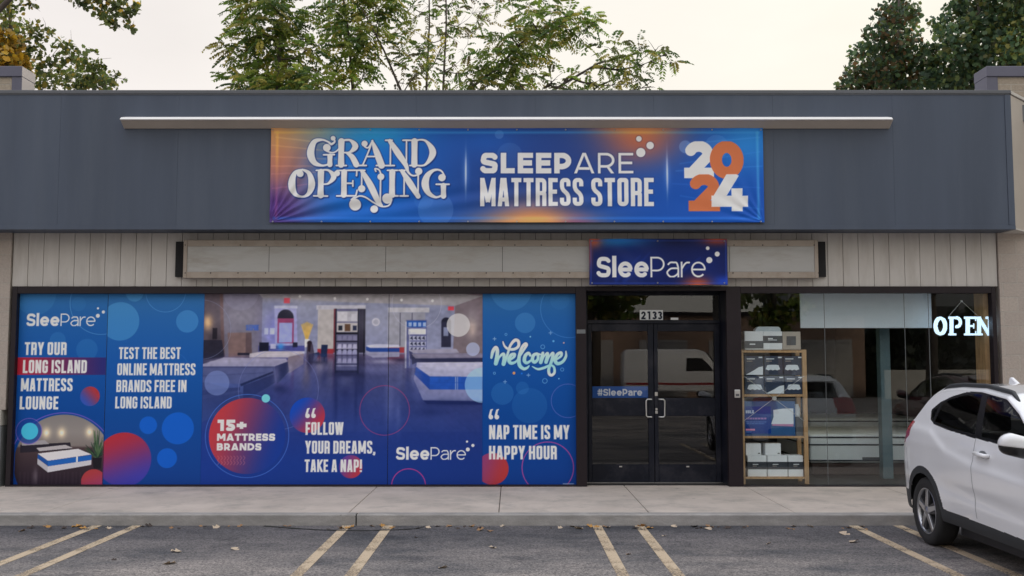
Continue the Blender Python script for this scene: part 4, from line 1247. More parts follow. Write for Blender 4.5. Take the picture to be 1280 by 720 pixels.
# fifth sheet
Q = (603, 730)
for x, y, r, a in ((639, 362, 26, .16), (656.5, 403.6, 12.8, .22), (628, 492, 14, .15), (653, 485, 8, .12), (662, 507, 22, .1), (700, 375, 12, .06)): cv.disc(x, y, r, (110, 180, 235), a, Q)
cv.ring(712, 386, 36, .6, (90, 150, 215), .6, Q); cv.ring(710, 501, 21, .7, (110, 110, 190), .7, Q)
cv.disc(615.7, 586, 20, (130, 60, 110), 1, Q, (168, 54, 56), .3); cv.ring(684.5, 584.5, 32, 1.0, (170, 70, 140), .95, Q)
quote_mark(cv, 610.7, 511.3, 624.2, 524.6, WHITE)
cv.ink(text(cv, 'NAP TIME IS MY', 611.5, 711.4, 531.3, 549), WHITE); cv.ink(text(cv, 'HAPPY HOUR', 611.3, 695.8, 557.3, 574.2), WHITE)
WEL = [[(128, 335, 26), (145, 262, 40), (178, 220, 40), (195, 268, 42), (178, 400, 46)], [(178, 400, 46), (215, 330, 26), (262, 292, 36), (272, 340, 40), (264, 405, 46)], [(264, 405, 46), (305, 310, 30), (340, 200, 30), (392, 138, 36), (432, 150, 36), (432, 205, 34), (385, 238, 32), (320, 236, 30), (278, 205, 24), (258, 155, 14)],
       [(330, 365, 22), (382, 325, 30), (388, 295, 34), (350, 305, 38), (325, 360, 42), (350, 396, 38), (405, 378, 26), (445, 325, 22)],
       [(445, 325, 22), (500, 235, 28), (525, 190, 32), (508, 178, 32), (470, 225, 34), (440, 330, 40), (444, 415, 44), (490, 458, 36), (530, 448, 28), (552, 425, 16)],
       [(566, 308, 30), (545, 282, 34), (510, 312, 40), (500, 368, 42), (530, 392, 34), (585, 355, 22)],
       [(640, 290, 34), (605, 305, 38), (590, 355, 40), (615, 385, 38), (652, 350, 34), (652, 300, 34), (640, 290, 30), (690, 300, 18)],
       [(708, 282, 34), (695, 340, 40), (684, 388, 40), (720, 320, 22), (760, 285, 34), (755, 335, 38), (744, 386, 38), (780, 320, 22), (820, 284, 36), (818, 330, 38), (800, 392, 36)],
       [(800, 392, 36), (775, 460, 34), (780, 515, 34), (808, 530, 32), (838, 500, 30), (832, 440, 28), (790, 420, 26), (720, 448, 30), (650, 462, 26), (588, 432, 10)],
       [(862, 355, 22), (915, 312, 30), (912, 278, 34), (870, 300, 38), (845, 360, 42), (872, 400, 40), (930, 380, 34), (968, 320, 30), (968, 262, 14)]]
D = cv.sdf(); strokes(cv, D, WEL, 9.0, 600, 410)
cv.ink(D + 0, (14, 50, 120), .55, 1.0, 1.5)
tg = np.clip((cv.gy - 427) / 38, 0, 1)[..., None]
wc_ = np.array((226, 222, 218)) * (1 - tg) + np.array((120, 196, 226)) * tg
tg2 = np.clip((cv.gy - 456) / 12, 0, 1)[..., None]
wc_ = wc_ * (1 - tg2) + np.array((205, 220, 230)) * tg2
cv.ink(D, wc_)
for x, y in ((163, 122), (795, 55), (282, 605), (545, 530)):
    D = cv.sdf(); x, y = x / 9 + 600, y / 9 + 410; cv.seg(D, (x - 2, y), (x + 2, y), .28); cv.seg(D, (x, y - 2), (x, y + 2), .28); cv.ink(D, (170, 205, 240), .9)
for x, y, r in ((292, 72, 12), (707, 212, 22), (162, 508, 12), (925, 467, 18), (730, 595, 26)): cv.ring(x / 9 + 600, y / 9 + 410, r / 9, .55, (130, 190, 235), .8)
for x, y, r, c in ((567, 98, 8, (130, 190, 235)), (828, 148, 12, (90, 160, 225)), (945, 167, 8, (220, 170, 150)), (382, 507, 15, (232, 150, 90)), (888, 570, 7, (130, 190, 235)), (470, 512, 10, (30, 110, 220))): cv.disc(x / 9 + 600, y / 9 + 410, r / 9, c)
cv.rect(703, 604.2, 717, 605.4, (150, 160, 190), .8)
for x in (131.5, 253, 485.3, 603): cv.rect(x - .2, 366, x + .2, 607, (14, 30, 70), .22, .5)
sheets = [(18.6, 131.3, 'printed blue window sheet at the far left with a round picture of a bed'),
          (131.6, 252.8, 'plain blue window sheet about online mattress brands with a red ball'),
          (253.2, 485.0, 'large window sheet picturing a showroom with a red 15+ circle'),
          (485.4, 602.8, 'window sheet picturing blue beds on a dark floor with white logo below'),
          (603.2, 719.8, 'blue window sheet with the word Welcome in script beside the door')]
for k, (a, b, lab) in enumerate(sheets):
    o = print_object(cv, 'window_poster', YG + 0.004 - .0004 * (k % 2), M['print_'], a, b)
    tag(o, lab, 'window poster', 'printed sheets covering the left window')

# ------------------------------------------------------------------ the wide banner on the fascia
bn = Canvas(338.5, 160.5, 954.5, 278.5, 1.8)
bn.a[:] = (26, 82, 172)
bn.glow(450, 215, 110, 75, (18, 112, 206), .9, 1.2); bn.glow(650, 235, 120, 70, (32, 62, 128), .9, 1.0); bn.glow(720, 190, 110, 50, (38, 62, 128), .75, 1.1); bn.glow(610, 175, 50, 26, (26, 88, 178), .6)
bn.glow(900, 235, 90, 70, (22, 78, 170), .8, 1.1); bn.glow(935, 175, 48, 44, (40, 130, 205), .85, 1.3)
bn.glow(345, 205, 58, 78, (182, 114, 88), .95, 1.3); bn.glow(338, 165, 70, 30, (200, 140, 82), .9, 1.4); bn.glow(400, 165, 45, 18, (150, 150, 130), .7, 1.2); bn.glow(340, 262, 50, 40, (82, 54, 124), .95, 1.3); bn.glow(470, 166, 60, 22, (40, 150, 200), .8, 1.4)
bn.glow(800, 172, 62, 40, (182, 102, 74), .95, 1.5); bn.glow(795, 160, 60, 12, (206, 140, 84), .75, 1.3); bn.glow(668, 282, 62, 34, (224, 138, 86), .98, 1.5); bn.glow(665, 278, 80, 12, (236, 170, 100), .7, 1.3); bn.glow(720, 282, 30, 18, (120, 70, 130), .6)
for x0, y0, x1, y1, c, w in ((340, 182, 420, 190, (240, 190, 130), .5), (340, 196, 430, 200, (235, 180, 140), .5), (340, 208, 440, 208, (235, 170, 140), .6), (340, 218, 430, 214, (220, 150, 150), .4), (342, 236, 420, 226, (200, 130, 160), .5), (345, 172, 430, 182, (245, 210, 150), .5), (860, 180, 950, 172, (90, 160, 230), .6), (850, 205, 950, 190, (70, 140, 220), .5), (845, 214, 952, 208, (90, 160, 230), .5), (850, 245, 952, 262, (60, 130, 215), .5), (840, 230, 950, 235, (60, 120, 210), .4)):
    D = bn.sdf(); bn.seg(D, (x0, y0), (x1, y1), w); bn.ink(D, c, .33, 0, 2.0)
for x, y, r, a in ((545, 262, 22, .16), (637, 195, 16, .10), (624, 168.5, 5.5, .22), (896, 184, 15, .13), (857, 184, 8, .3), (530, 250, 12, .06)): bn.disc(x, y, r, (150, 190, 245), a)
# glowing inner border
blendc = lambda w_, a_, b_: np.clip(w_, 0, 1)[..., None] * np.array(a_) + (1 - np.clip(w_, 0, 1)[..., None]) * np.array(b_)
for (a, b, c_) in (((344, 166), (949, 166), 0), ((344, 273), (949, 273), 1), ((346.5, 166), (346.5, 273), 2), ((947, 166), (947, 273), 3)):
    D = bn.sdf(); bn.seg(D, a, b, 1.4)
    if c_ == 2: col = blendc(np.clip((250 - bn.gy) / 60, 0, 1), (238, 176, 80), (150, 84, 150))
    elif c_ == 0: col = blendc(np.exp(-(np.maximum(bn.gx - 345, 0) / 70) ** 2) + np.exp(-((bn.gx - 800) / 42) ** 2), (230, 182, 92), (60, 150, 220))
    elif c_ == 1: col = blendc(np.exp(-((bn.gx - 668) / 45) ** 2), (250, 190, 110), (52, 126, 232))
    else: col = np.array((80, 170, 230))
    bn.ink(D, col, .55, 0, 3.0)
for x, y0, y1 in ((582.3, 188, 242), (833.7, 190, 245)):
    bn.glow(x, (y0 + y1) / 2, 1.3, 24, (225, 225, 240), .95, 1.4); bn.glow(x, (y0 + y1) / 2, 5, 22, (120, 160, 230), .35, 1.5)
D = text(bn, 'SLEEP', 600.8, 714.5, 191.5, 217, 'round', .235, .10)
text(bn, 'ARE', 717.2, 791.5, 191.5, 217, 'round', .115, .13, D)
for x, y, r in ((801, 191, 5.7), (812.8, 182.3, 4.6), (798.8, 174, 3.4)): bn.seg(D, (x, y), (x, y), r)
text(bn, 'MATTRESS', 600.5, 728.8, 222.7, 258, 'tall', .152, .085, D); text(bn, 'STORE', 738.8, 816.7, 222.7, 258, 'tall', .152, .085, D)
bn.ink(D, (16, 34, 84), .35, 1.0, 1.6); bn.ink(D, (224, 224, 228))
ORANGE = (192, 108, 70)
bn.ink(text(bn, '2', 855, 892, 177, 223, 'round', .27), (226, 226, 228))
bn.ink(text(bn, '0', 886.5, 930, 177, 223.5, 'round', .30), ORANGE)
bn.ink(text(bn, '2', 860, 899, 218.3, 264.3, 'round', .27), ORANGE)
bn.ink(text(bn, '4', 888.5, 934, 218.3, 264.3, 'round', .27), (226, 226, 228))
# GRAND OPENING in fat swash capitals, traced at 4 times enlargement
k4 = lambda *p: [tuple(q) for q in p]
SW = []
def stem(x, y0, y1, w=31): SW.append(k4((x, y0 + 4, w), (x, (y0 + y1) / 2, w - 3), (x, y1 - 4, w)))
def serif(x0, x1, y): SW.append(k4((x0, y, 8), ((x0 + x1) / 2, y, 9), (x1, y, 8)))
def ball(x, y, r): SW.append(k4((x, y, 2 * r), (x + .5, y, 2 * r)))
def thin(*p): SW.append([(x, y, 8) for x, y in p])
def wide(*p): SW.append(k4(*p))
# G
wide((322, 112, 9), (290, 101, 12), (250, 112, 26), (233, 165, 38), (250, 212, 28), (290, 229, 12), (322, 224, 10)); stem(330, 178, 228, 27); serif(297, 352, 175)
wide((322, 112, 10), (336, 122, 12), (352, 110, 10), (348, 95, 8)); ball(344, 93, 12); ball(313, 140, 19); thin((313, 157), (345, 165), (372, 148), (384, 115))
# R
stem(386, 104, 228, 32); serif(362, 412, 229); serif(380, 425, 103)
wide((395, 102, 8), (430, 103, 12), (456, 133, 30), (430, 162, 12), (400, 165, 8)); wide((412, 165, 10), (440, 185, 26), (462, 224, 30)); serif(452, 490, 229)
# A
wide((540, 106, 10), (562, 160, 30), (588, 228, 34)); thin((542, 104), (520, 165), (494, 228)); serif(478, 512, 229); serif(562, 612, 229); thin((512, 184), (568, 184)); ball(502, 120, 15); thin((502, 134), (520, 140), (538, 112)); 
# N
thin((632, 104), (632, 228)); serif(612, 652, 229); serif(607, 640, 103); wide((628, 106, 20), (668, 165, 32), (708, 224, 24), (722, 262, 12), (745, 280, 9), (775, 275, 9)); thin((712, 104), (712, 226)); serif(694, 730, 103); ball(774, 258, 18)
# D
stem(752, 104, 228, 32); serif(730, 770, 229); serif(730, 770, 103); wide((760, 102, 8), (808, 106, 12), (844, 164, 34), (808, 224, 12), (760, 229, 8))
# O
wide((195, 250, 10), (156, 266, 22), (141, 320, 38), (156, 368, 24), (192, 384, 10), (226, 368, 22), (241, 320, 34), (226, 268, 22), (195, 250, 10)); ball(182, 270, 17)
# P
stem(286, 258, 380, 32); serif(252, 320, 381); serif(262, 300, 253); wide((290, 252, 8), (325, 254, 12), (350, 285, 28), (325, 318, 12), (298, 322, 8)); ball(366, 268, 15)
# E
stem(402, 258, 380, 30); thin((366, 254), (462, 253)); thin((466, 253), (464, 280)); thin((402, 318), (446, 318)); thin((446, 305), (446, 332)); serif(366, 460, 381); thin((462, 382), (468, 352))
# N with the long swash
thin((490, 256), (490, 335)); ball(490, 345, 18); serif(470, 505, 253); wide((492, 258, 20), (535, 330, 33), (575, 412, 26), (592, 428, 10)); thin((584, 300), (584, 425)); ball(585, 285, 17); thin((585, 270), (575, 250), (556, 245), (560, 258))
thin((455, 395), (480, 382), (510, 388), (548, 412), (588, 432), (625, 428), (640, 400)); ball(458, 424, 29); ball(553, 446, 19); ball(618, 394, 25); thin((440, 400), (455, 388))
# I
stem(642, 258, 380, 31); serif(618, 668, 253); serif(618, 672, 381)
# N
thin((702, 256), (702, 380)); serif(682, 722, 381); wide((690, 256, 18), (730, 316, 32), (772, 382, 24)); thin((772, 276), (772, 384)); serif(676, 706, 253)
# G
wide((905, 285, 9), (885, 255, 9), (850, 253, 14), (818, 280, 28), (807, 322, 37), (822, 364, 26), (858, 386, 12), (885, 380, 10)); ball(890, 290, 18); stem(898, 326, 384, 28); serif(862, 926, 323)
D = bn.sdf(); strokes(bn, D, SW, 4.0, 330, 150)
Ds = bn.sdf(); strokes(bn, Ds, [[(x + 4, y + 5, w) for x, y, w in p] for p in SW], 4.0, 330, 150)
bn.ink(Ds, (16, 48, 110), .85, .5, 1.6); bn.ink(D, (18, 46, 112), .8, .8, .8); bn.ink(D, (226, 224, 228))


def wrinkle(u, v):
    d = 0.006 + 0.004 * np.sin(u * 41 + 3 * v) * v
    r = np.hypot(u * 5.2, (1 - v))                                        # creases fan out of the lower left corner
    an = np.arctan2(1 - v, u * 5.2 + 1e-6)
    d = d + 0.022 * np.exp(-r / .6) * np.sin(an * 26) * np.clip(r * 4, 0, 1)
    r2 = np.hypot((1 - u) * 5.2, (1 - v)); an2 = np.arctan2(1 - v, (1 - u) * 5.2 + 1e-6)
    d = d + 0.012 * np.exp(-r2 / .45) * np.sin(an2 * 20) * np.clip(r2 * 4, 0, 1)
    s_ = v - (.88 - .12 * np.sin(u * 3.2))
    d = d + 0.011 * np.sin(u * 24 + v * 30) * np.exp(-(s_ / .14) ** 2) * np.clip((.8 - u) * 5, 0, 1) + .004 * np.sin(v * 9 + u * 11) * np.sin(u * 3.1)
    return d + 0.016


bo = print_object(bn, 'grand_opening_banner', YF - 0.012, M['banner'], 338.5, 954.5, depth=wrinkle)
tag(bo, 'wide blue and orange vinyl banner announcing a grand opening on the fascia', 'banner')


def grommets(parent, pts, Y, r=.011):
    for px, py in pts:
        p = at(px, py, Y)
        mb = MB(); mb.lathe([(r * .45, -.003), (r * .8, -.006), (r, -.003), (r, .006)], p, (0, 1, 0), 14)
        mb.build('grommet', M['steel'], parent, smooth=True)


grommets(bo, [(341 + i * 61, y) for i in range(11) for y in (162.2, 276.8)], YF - 0.040)

# ------------------------------------------------------------------ the small banner over the door
YS = YW - 0.20
sb = Canvas(736.5, 298.5, 909.5, 356.5, 2.2)
sb.a[:] = (15, 28, 84)
sb.glow(790, 330, 50, 30, (20, 44, 116), .8); sb.glow(880, 335, 30, 24, (18, 36, 104), .8); sb.glow(770, 300, 50, 10, (30, 130, 200), .8, 1.5); sb.glow(742, 300, 16, 14, (190, 84, 46), .9); sb.glow(737, 320, 5, 24, (150, 70, 60), .7); sb.glow(896, 299, 28, 10, (180, 74, 44), .9); sb.glow(872, 357, 26, 14, (196, 84, 44), .95); sb.glow(845, 300, 30, 10, (14, 20, 60), .8); sb.glow(905, 352, 20, 10, (30, 70, 190), .8)
for x0, y0, x1, y1 in ((770, 350, 800, 320), (780, 352, 812, 316), (845, 345, 875, 322)):
    D = sb.sdf(); sb.seg(D, (x0, y0), (x1, y1), 2.5, .5); sb.ink(D, (40, 70, 170), .25, 0, 3)
for a, b in (((739, 301), (907, 301)), ((739, 354), (907, 354)), ((738.6, 301), (738.6, 354)), ((907.4, 301), (907.4, 354))):
    D = sb.sdf(); sb.seg(D, a, b, .8); sb.ink(D, (60, 90, 190), .4, 0, 1.6)
logo(sb, 746, 882, 321, 346.6, [(886.6, 325.2, 3.8), (896.6, 317.6, 3.1), (884.8, 310.3, 2.3)], (214, 216, 226))
so = print_object(sb, 'shop_sign_banner', YS, M['banner'], 736.5, 909.5, depth=lambda u, v: .004 + .006 * np.sin(u * 9 + v * 5) * np.sin(u * 3.14) * v + .004 * np.sin(u * 30 - v * 14) * np.exp(-((u - .25) / .2) ** 2))
tag(so, 'small dark blue vinyl banner with white shop lettering hung over the door', 'banner')
grommets(so, [(740, 301.3), (822, 301.3), (905.5, 301.3), (740, 353.6), (822, 353.6), (905.5, 353.6)], YS - .016)

# ------------------------------------------------------------------ small signs at the door
hn = Canvas(799.5, 387.5, 829, 401, 5.0)
hn.a[:] = (200, 204, 206)
for i, ch in enumerate('2133'):
    x = 801.3 + i * 6.9
    hn.ink(text(hn, ch, x + (1.2 if ch == '1' else .3), x + (4.6 if ch == '1' else 5.6), 389.3, 399.2, 'round', .23), (22, 30, 44))
    if i: hn.rect(x - .75, 387.5, x - .55, 401, (120, 124, 130), .7, .3)
tag(print_object(hn, 'house_number_sign', YD + .034, M['print_'], 799.6, 828.6), 'small white strip with black number 2133 above the double door', 'number sign')
hs = Canvas(739.8, 483, 811, 497.6, 3.0)
hs.a[:] = (44, 84, 148)
b, l = .20, .15
hs.ink(text(hs, '#SleePare', 746.5, 802.8, 486.2, 494.6, 'round', gap=.09, wts=[.17] + [b] * 8), (206, 210, 220))
tag(print_object(hs, 'hashtag_sticker', YD + .026, M['print_'], 740.3, 810.3), 'light blue strip sticker lettered with a hashtag on the left door glass', 'sticker')
mb = MB(); mb.box((xd(840), YD + .03, zd(399.8)), (xd(849.5), YD + .035, zd(397)))
tag(mb.build('card_notice', M['boxwhite']), 'small blank white card on the ledge above the right door', 'card')
kp = empty('door_keypad', at(921.3, 497, YW - .04), 'small silver keypad fixed on the dark post right of the door', 'keypad')
p0, p1 = at(917.8, 497.2, YW - .035), at(924.8, 487, YW - .035)
mb = MB(); mb.box((p0.x, YW - .062, p0.z), (p1.x, YW - .036, p1.z)); mb.build('housing', M['steel'], kp, bevel=.008, seg=2)
mb = MB(); mb.box((p0.x + .015, YW - .064, p0.z + .02), (p1.x - .015, YW - .061, p0.z + .055)); mb.build('key_field', M['boxgrey'], kp)
mb = MB(); mb.box((xf(721), YW - .037, zf(417)), (xf(732), YW - .0355, zf(412)))
tag(mb.build('label_sticker', M['grey']), 'pale worn tape label stuck on the dark post left of the door', 'label')

# ------------------------------------------------------------------ things in the right window
YA, YB2 = 14.12, 14.50                         # front and back of the shelf unit
def xa(px, Y=YA): return X_(px, 520, Y)
def za(py, Y=YA): return Z_(py, Y)


rack = empty('shelf_rack', (xa(968), YA, SWZ + .004), 'open pine shelf rack with crossed steel wires standing inside the window', 'shelf rack')
for (pa, pb) in ((926, 930.6), (1004.6, 1009.8)):
    for (y, top) in ((YA, 437), (YB2 - .04, 440)):
        mb = MB(); mb.box((xa(pa), y, SWZ + .005), (xa(pb), y + .045, za(top)))
        mb.build('post', M['wood'], rack, bevel=.003)
for py in (439, 494, 546, 597):
    mb = MB(); mb.box((xa(930.8), YA + .01, za(py) - .012), (xa(1004.4), YB2 - .01, za(py) + .008))
    mb.box((xa(930.8), YA + .002, za(py) - .02), (xa(1004.4), YA + .009, za(py) + .012))
    mb.build('shelf', M['wood'], rack, bevel=.002)
mb = MB()
for a, b in (((930, 470), (1005, 526)), ((1005, 470), (930, 526))):
    A_, B__ = at(*a, YA - .012), at(*b, YA - .012); mb.tube([A_, B__], .0035, 6)
c = at(968, 498, YA - .02); mb.lathe([(0, -.004), (.03, -.003), (.03, .003), (0, .004)], c, (0, 1, 0), 16)
mb.build('wire_brace', M['wire'], rack)


def carton(name, px0, px1, py0, py1, y0, d, body, label, cat, group, bands=(), marks=(), bevel=.004):
    """a carton standing with its front at y0; bands and marks are (px0, px1, py0, py1, material) on the front"""
    a, b = at(px0, py1, y0), at(px1, py0, y0)
    r = empty(name, ((a.x + b.x) / 2, y0 + d / 2, a.z), label, cat, group)
    mb = MB(); mb.box((a.x, y0, a.z), (b.x, y0 + d, b.z)); mb.build('carton', M[body], r, bevel=bevel)
    for (q0, q1, r0, r1, m_) in bands:
        c0, c1 = at(q0, r1, y0), at(q1, r0, y0)
        mb = MB(); mb.box((max(c0.x, a.x - .0025), y0 - .0025, c0.z), (min(c1.x, b.x + .0025), y0 + d * .8, c1.z)) if q1 - q0 > (px1 - px0) * .95 else mb.box((c0.x, y0 - .0025, c0.z), (c1.x, y0, c1.z))
        mb.build('band', M[m_], r)
    for k, (pts, m_) in enumerate(marks):
        w = [at(p, q, y0) for p, q in pts]
        mb = MB(); mb.prism([(p.x, p.z) for p in w], 'y', y0 - .0045 - .0005 * k, y0 - .001)
        mb.build('printed_picture', M[m_], r)
    return r


def rect(x0, y0, x1, y1): return [(x0, y1), (x1, y1), (x1, y0), (x0, y0)]


# on top of the rack
carton('carton', 931, 953.6, 414, 437.2, YA + .03, .2, 'boxwhite', 'white carton with a grey band near its foot, left on top of the rack', 'carton', 'cartons on top of the rack', [(930, 955, 426.2, 435.6, 'boxgrey')], [(rect(937, 429.5, 944, 431), 'boxwhite')])
carton('carton', 954.4, 977.6, 414.2, 437.2, YA + .03, .2, 'boxwhite', 'white carton with a grey band across its middle, on top of the rack', 'carton', 'cartons on top of the rack', [(953, 979, 419.8, 428.8, 'boxgrey')], [(rect(960, 422.6, 966, 424), 'boxwhite'), (rect(960, 424.6, 971, 425.4), 'boxwhite')])
carton('carton', 978.4, 1000.6, 414.6, 437.2, YA + .03, .2, 'boxtan', 'tan carton with a dark square printed on its front, on top of the rack', 'carton', 'cartons on top of the rack', [], [(rect(983.2, 420.2, 994.8, 431.5), 'boxgrey')])
mb = MB()
p0, p1 = at(943.5, 414.5, YA + .26), at(976, 408.2, YA + .26)
mb.prism([(p0.x, p0.z - .28), (p1.x, p0.z - .28), (p1.x, p1.z - .03), (p1.x - .03, p1.z), (p0.x + .05, p1.z), (p0.x, p1.z - .04)], 'y', YA + .26, YA + .38)
tag(mb.build('plastic_case', M['whiteboard'], bevel=.012, seg=2), 'pale rounded plastic case standing behind the cartons on the rack', 'case')
# two rows of pillow cartons
wedge = lambda x0, y0, x1, y1: [(x0, y1), (x1, y1), (x1, y0), (x0 + (x1 - x0) * .75, y0 + (y1 - y0) * .1), (x0 + (x1 - x0) * .45, y0 + (y1 - y0) * .5)]
hump = lambda x0, y0, x1, y1: [(x0, y1 - 1.5), (x0 + (x1 - x0) * .2, y1), (x0 + (x1 - x0) * .35, y1 - 1), (x0 + (x1 - x0) * .5, y1), (x0 + (x1 - x0) * .65, y1 - 1), (x0 + (x1 - x0) * .8, y1), (x1, y1 - 1.5), (x1 - 2, y0 + .5), (x1 - 5, y0), (x0 + 5, y0), (x0 + 2, y0 + .5)]
grp = 'dark pillow cartons on the upper shelf'
pil = [(931.4, 954.2, 445, 469, [wedge(932, 458, 953.6, 468.5)], 'dark carton picturing a white wedge, upper left of six on the shelf'),
       (955.6, 978.4, 445, 469, [hump(957, 456, 975, 463)], 'dark carton with one white pillow picture, upper middle of six'),
       (979.6, 1003.6, 445, 469, [hump(981, 456, 999, 463)], 'dark carton with one white pillow picture, upper right of six'),
       (931.4, 955.0, 470, 492.6, [hump(934, 480.5, 953, 487.5)], 'dark carton with a white pillow picture, lower left of six'),
       (956.2, 980.2, 470, 492.6, [wedge(957, 481.5, 980, 492)], 'dark carton picturing a white wedge, lower middle of six on the shelf'),
       (981.4, 1003.8, 470, 492.6, [hump(983.5, 480.5, 1001, 487.5)], 'dark carton with a white pillow picture, lower right of six')]
for (a, b, c_, d_, pics, lab) in pil:
    lines = [(rect(a + 2, c_ + 3, a + 12, c_ + 4.2), 'pillow'), (rect(a + 2, c_ + 6, a + 9, c_ + 6.8), 'boxtan')]
    carton('pillow_carton', a, b, c_, d_, YA + .04, .25, 'boxnavy', lab, 'carton', grp, [], [(q, 'pillow') for q in pics] + lines + [(rect(b - 6, c_ + 1, b - 1.5, c_ + 2.6), 'pillow')])
# the big blue carton
bx = carton('pillow_carton', 931, 993.6, 501.5, 545.2, YA + .04, .25, 'boxblue', 'large blue carton with a white and pink pillow picture on the middle shelf', 'carton', None, [],
            [([(965, 532), (991.5, 533), (991.8, 529), (966, 529.5)], 'pink'), ([(964, 530), (991.8, 530), (991.5, 510.5), (978, 510.8), (966.5, 512.5), (967, 521)], 'pillow')])
mk = Canvas(931.5, 508, 964, 542, 4.0)
mk.a[:] = (18, 56, 130)
mk.ink(text(mk, 'HULX', 932.4, 942.5, 512.8, 516.6, 'tall', .2, .1), (220, 224, 232))
for y, x1, c_ in ((522, 958, (214, 150, 190)), (527, 958, (130, 160, 214)), (529.2, 955, (130, 160, 214))):
    x = 933
    while x < x1 - 2:
        w = RNG.uniform(1.5, 4); mk.rect(x, y, min(x + w, x1), y + (2.2 if y == 522 else .9), c_, .75); x += w + .8
mk.rect(932, 536, 943.5, 538.2, (230, 140, 170)); mk.rect(932, 539.5, 939, 540.3, (110, 140, 200))
mk_o = print_object(mk, 'printed_text', YA + .037, M['print_'], 931.6, 963.6, parent=bx)
mb = MB(); p0 = at(996.5, 545, YA + .14); hgt = at(996.5, 505, YA + .14).z - p0.z
mb.lathe([(0, 0), (.045, 0), (.048, .02), (.048, hgt * .85), (.03, hgt * .95), (.025, hgt), (0, hgt)], (p0.x, YA + .14, p0.z), (0, 0, 1), 20)
tag(mb.build('white_bottle', M['boxwhite'], smooth=True), 'pale rolled tube standing right of the big blue carton', 'tube')
carton('slim_carton', 995.5, 1003.8, 521, 545.2, YA + .03, .08, 'boxgrey', 'slim dark grey carton between the blue carton and the rack post', 'carton', None)
# the bottom shelf
grp = 'white cartons on the bottom shelf'
for k, (a, b, c_, d_, dk) in enumerate(((932.5, 951.4, 554.2, 569.2, 0), (956.8, 976, 554.2, 569.2, 0), (934.8, 958.2, 569.4, 595.8, 1), (959.8, 984.2, 569.4, 595.8, 1), (985.8, 1003.8, 569.4, 595.8, 1))):
    lab = ('plain white carton, upper left of the pile on the bottom shelf', 'plain white carton stacked over the middle banded carton', 'white carton with dark sleeve, left in the bottom row', 'white carton with dark sleeve, middle of the bottom row', 'white carton with dark sleeve, right in the bottom row')[k]
    carton('carton', a, b, c_, d_, YA + .05, .22, 'boxwhite', lab, 'carton', grp, [(a - 1, b + 1, 577.3, 586.6, 'boxdark')] if dk else [], [(rect(a + 6, 580, a + 13, 580.8), 'boxwhite'), (rect(a + 6, 582.2, a + 11, 582.8), 'boxtan')] if dk else [(rect(b - 4, 566, b - 1.5, 567.3), 'boxgrey')])

# beds
def bed(x0, x1, y0, y1, zb, zm, lab):
    b = empty('mattress_bed', ((x0 + x1) / 2, (y0 + y1) / 2, SWZ + .004), lab, 'bed', 'beds shown in the right window')
    mb = MB(); mb.box((x0 + .03, y0 + .03, SWZ + .006), (x1 - .03, y1 - .03, zb)); mb.build('bed_base', M['base'], b, bevel=.02)
    mb = MB(); mb.box((x0, y0, zb + .002), (x1, y1, zm)); mt = mb.build('mattress', M['fabric'], b, bevel=.045, seg=4, smooth=True)
    for z in (zb + .04, zm - .16, zm - .05):
        mb = MB(); o = .004
        mb.tube([(x0 - o, y0 - o, z), (x1 + o, y0 - o, z), (x1 + o, y1 + o, z), (x0 - o, y1 + o, z), (x0 - o, y0 - o, z)], .012, 6)
        mb.build('piping', M['piping'], mt)
    return b


YM = 15.2
bz = Z_(579, YM)
bd = bed(X_(1012, 560, YM), X_(1012, 560, YM) + 3.4, YM, YM + 1.9, bz, Z_(542.5, YM), 'white mattress with dark piping on a brown base, nearest the glass')
mb = MB(); q0, q1 = at(1078, 576, YM), at(1112, 571.5, YM); mb.box((q0.x, YM - .004, q0.z), (q1.x, YM + .02, q1.z)); mb.build('fabric_label', M['boxgrey'], bd)
bed(X_(1012, 500, 17.6), X_(1012, 500, 17.6) + 3.4, 17.6, 19.5, .42, Z_(523, 17.6), 'second white mattress standing behind the nearest one')
mb = MB(); c = at(1107.5, 560, 14.85)
mb.box((c.x - .075, 14.78, SWZ + .006), (c.x + .075, 14.93, 2.985)); mb.build('column', M['teal'], shop, bevel=.004)
# white bulkhead boards hung behind the head of the glass
for (a, b, bot, m_) in ((1000.5, 1164.5, 410, 'whiteboard'),):
    mb = MB(); mb.box((X_(a, 390, 14.35), 14.35, Z_(bot, 14.35)), (X_(b, 390, 14.35), 14.38, 2.985))
    mb.build('bulkhead', M[m_], shop, bevel=.003)
# lamps of the shop that are lit
def lamp(px, py, Y, r, lab, strip=False):
    p = at(px, py, Y)
    if strip:
        o = empty('ceiling_light', (p.x, Y, 2.985), lab, 'ceiling light')
        mb = MB(); mb.box((p.x - .45, Y - .3, 2.955), (p.x + .45, Y + .3, 2.985)); mb.build('housing', M['white'], o)
        mb = MB(); mb.box((p.x - .42, Y - .27, 2.948), (p.x + .42, Y + .27, 2.954)); mb.build('diffuser', M['tubelight'], o)
        return
    o = empty('spot_lamp', (p.x, Y, 2.985), lab, 'spot lamp', 'lit spot lamps inside the shop')
    mb = MB(); mb.tube([(p.x, Y, 2.984), (p.x, Y, p.z + .1)], .008); mb.build('stem', M['black'], o)
    mb = MB(); mb.lathe([(.03, .1), (.05, .08), (.055, 0), (.048, 0)], p, (0, -.6, 1), 16); mb.build('lamp_shade', M['black'], o)
    mb = MB(); mb.lathe([(0, -.012), (.03, -.008), (.046, .004), (0, .01)], p, (0, -.6, 1), 14); mb.build('bulb', M['lamp'], o)


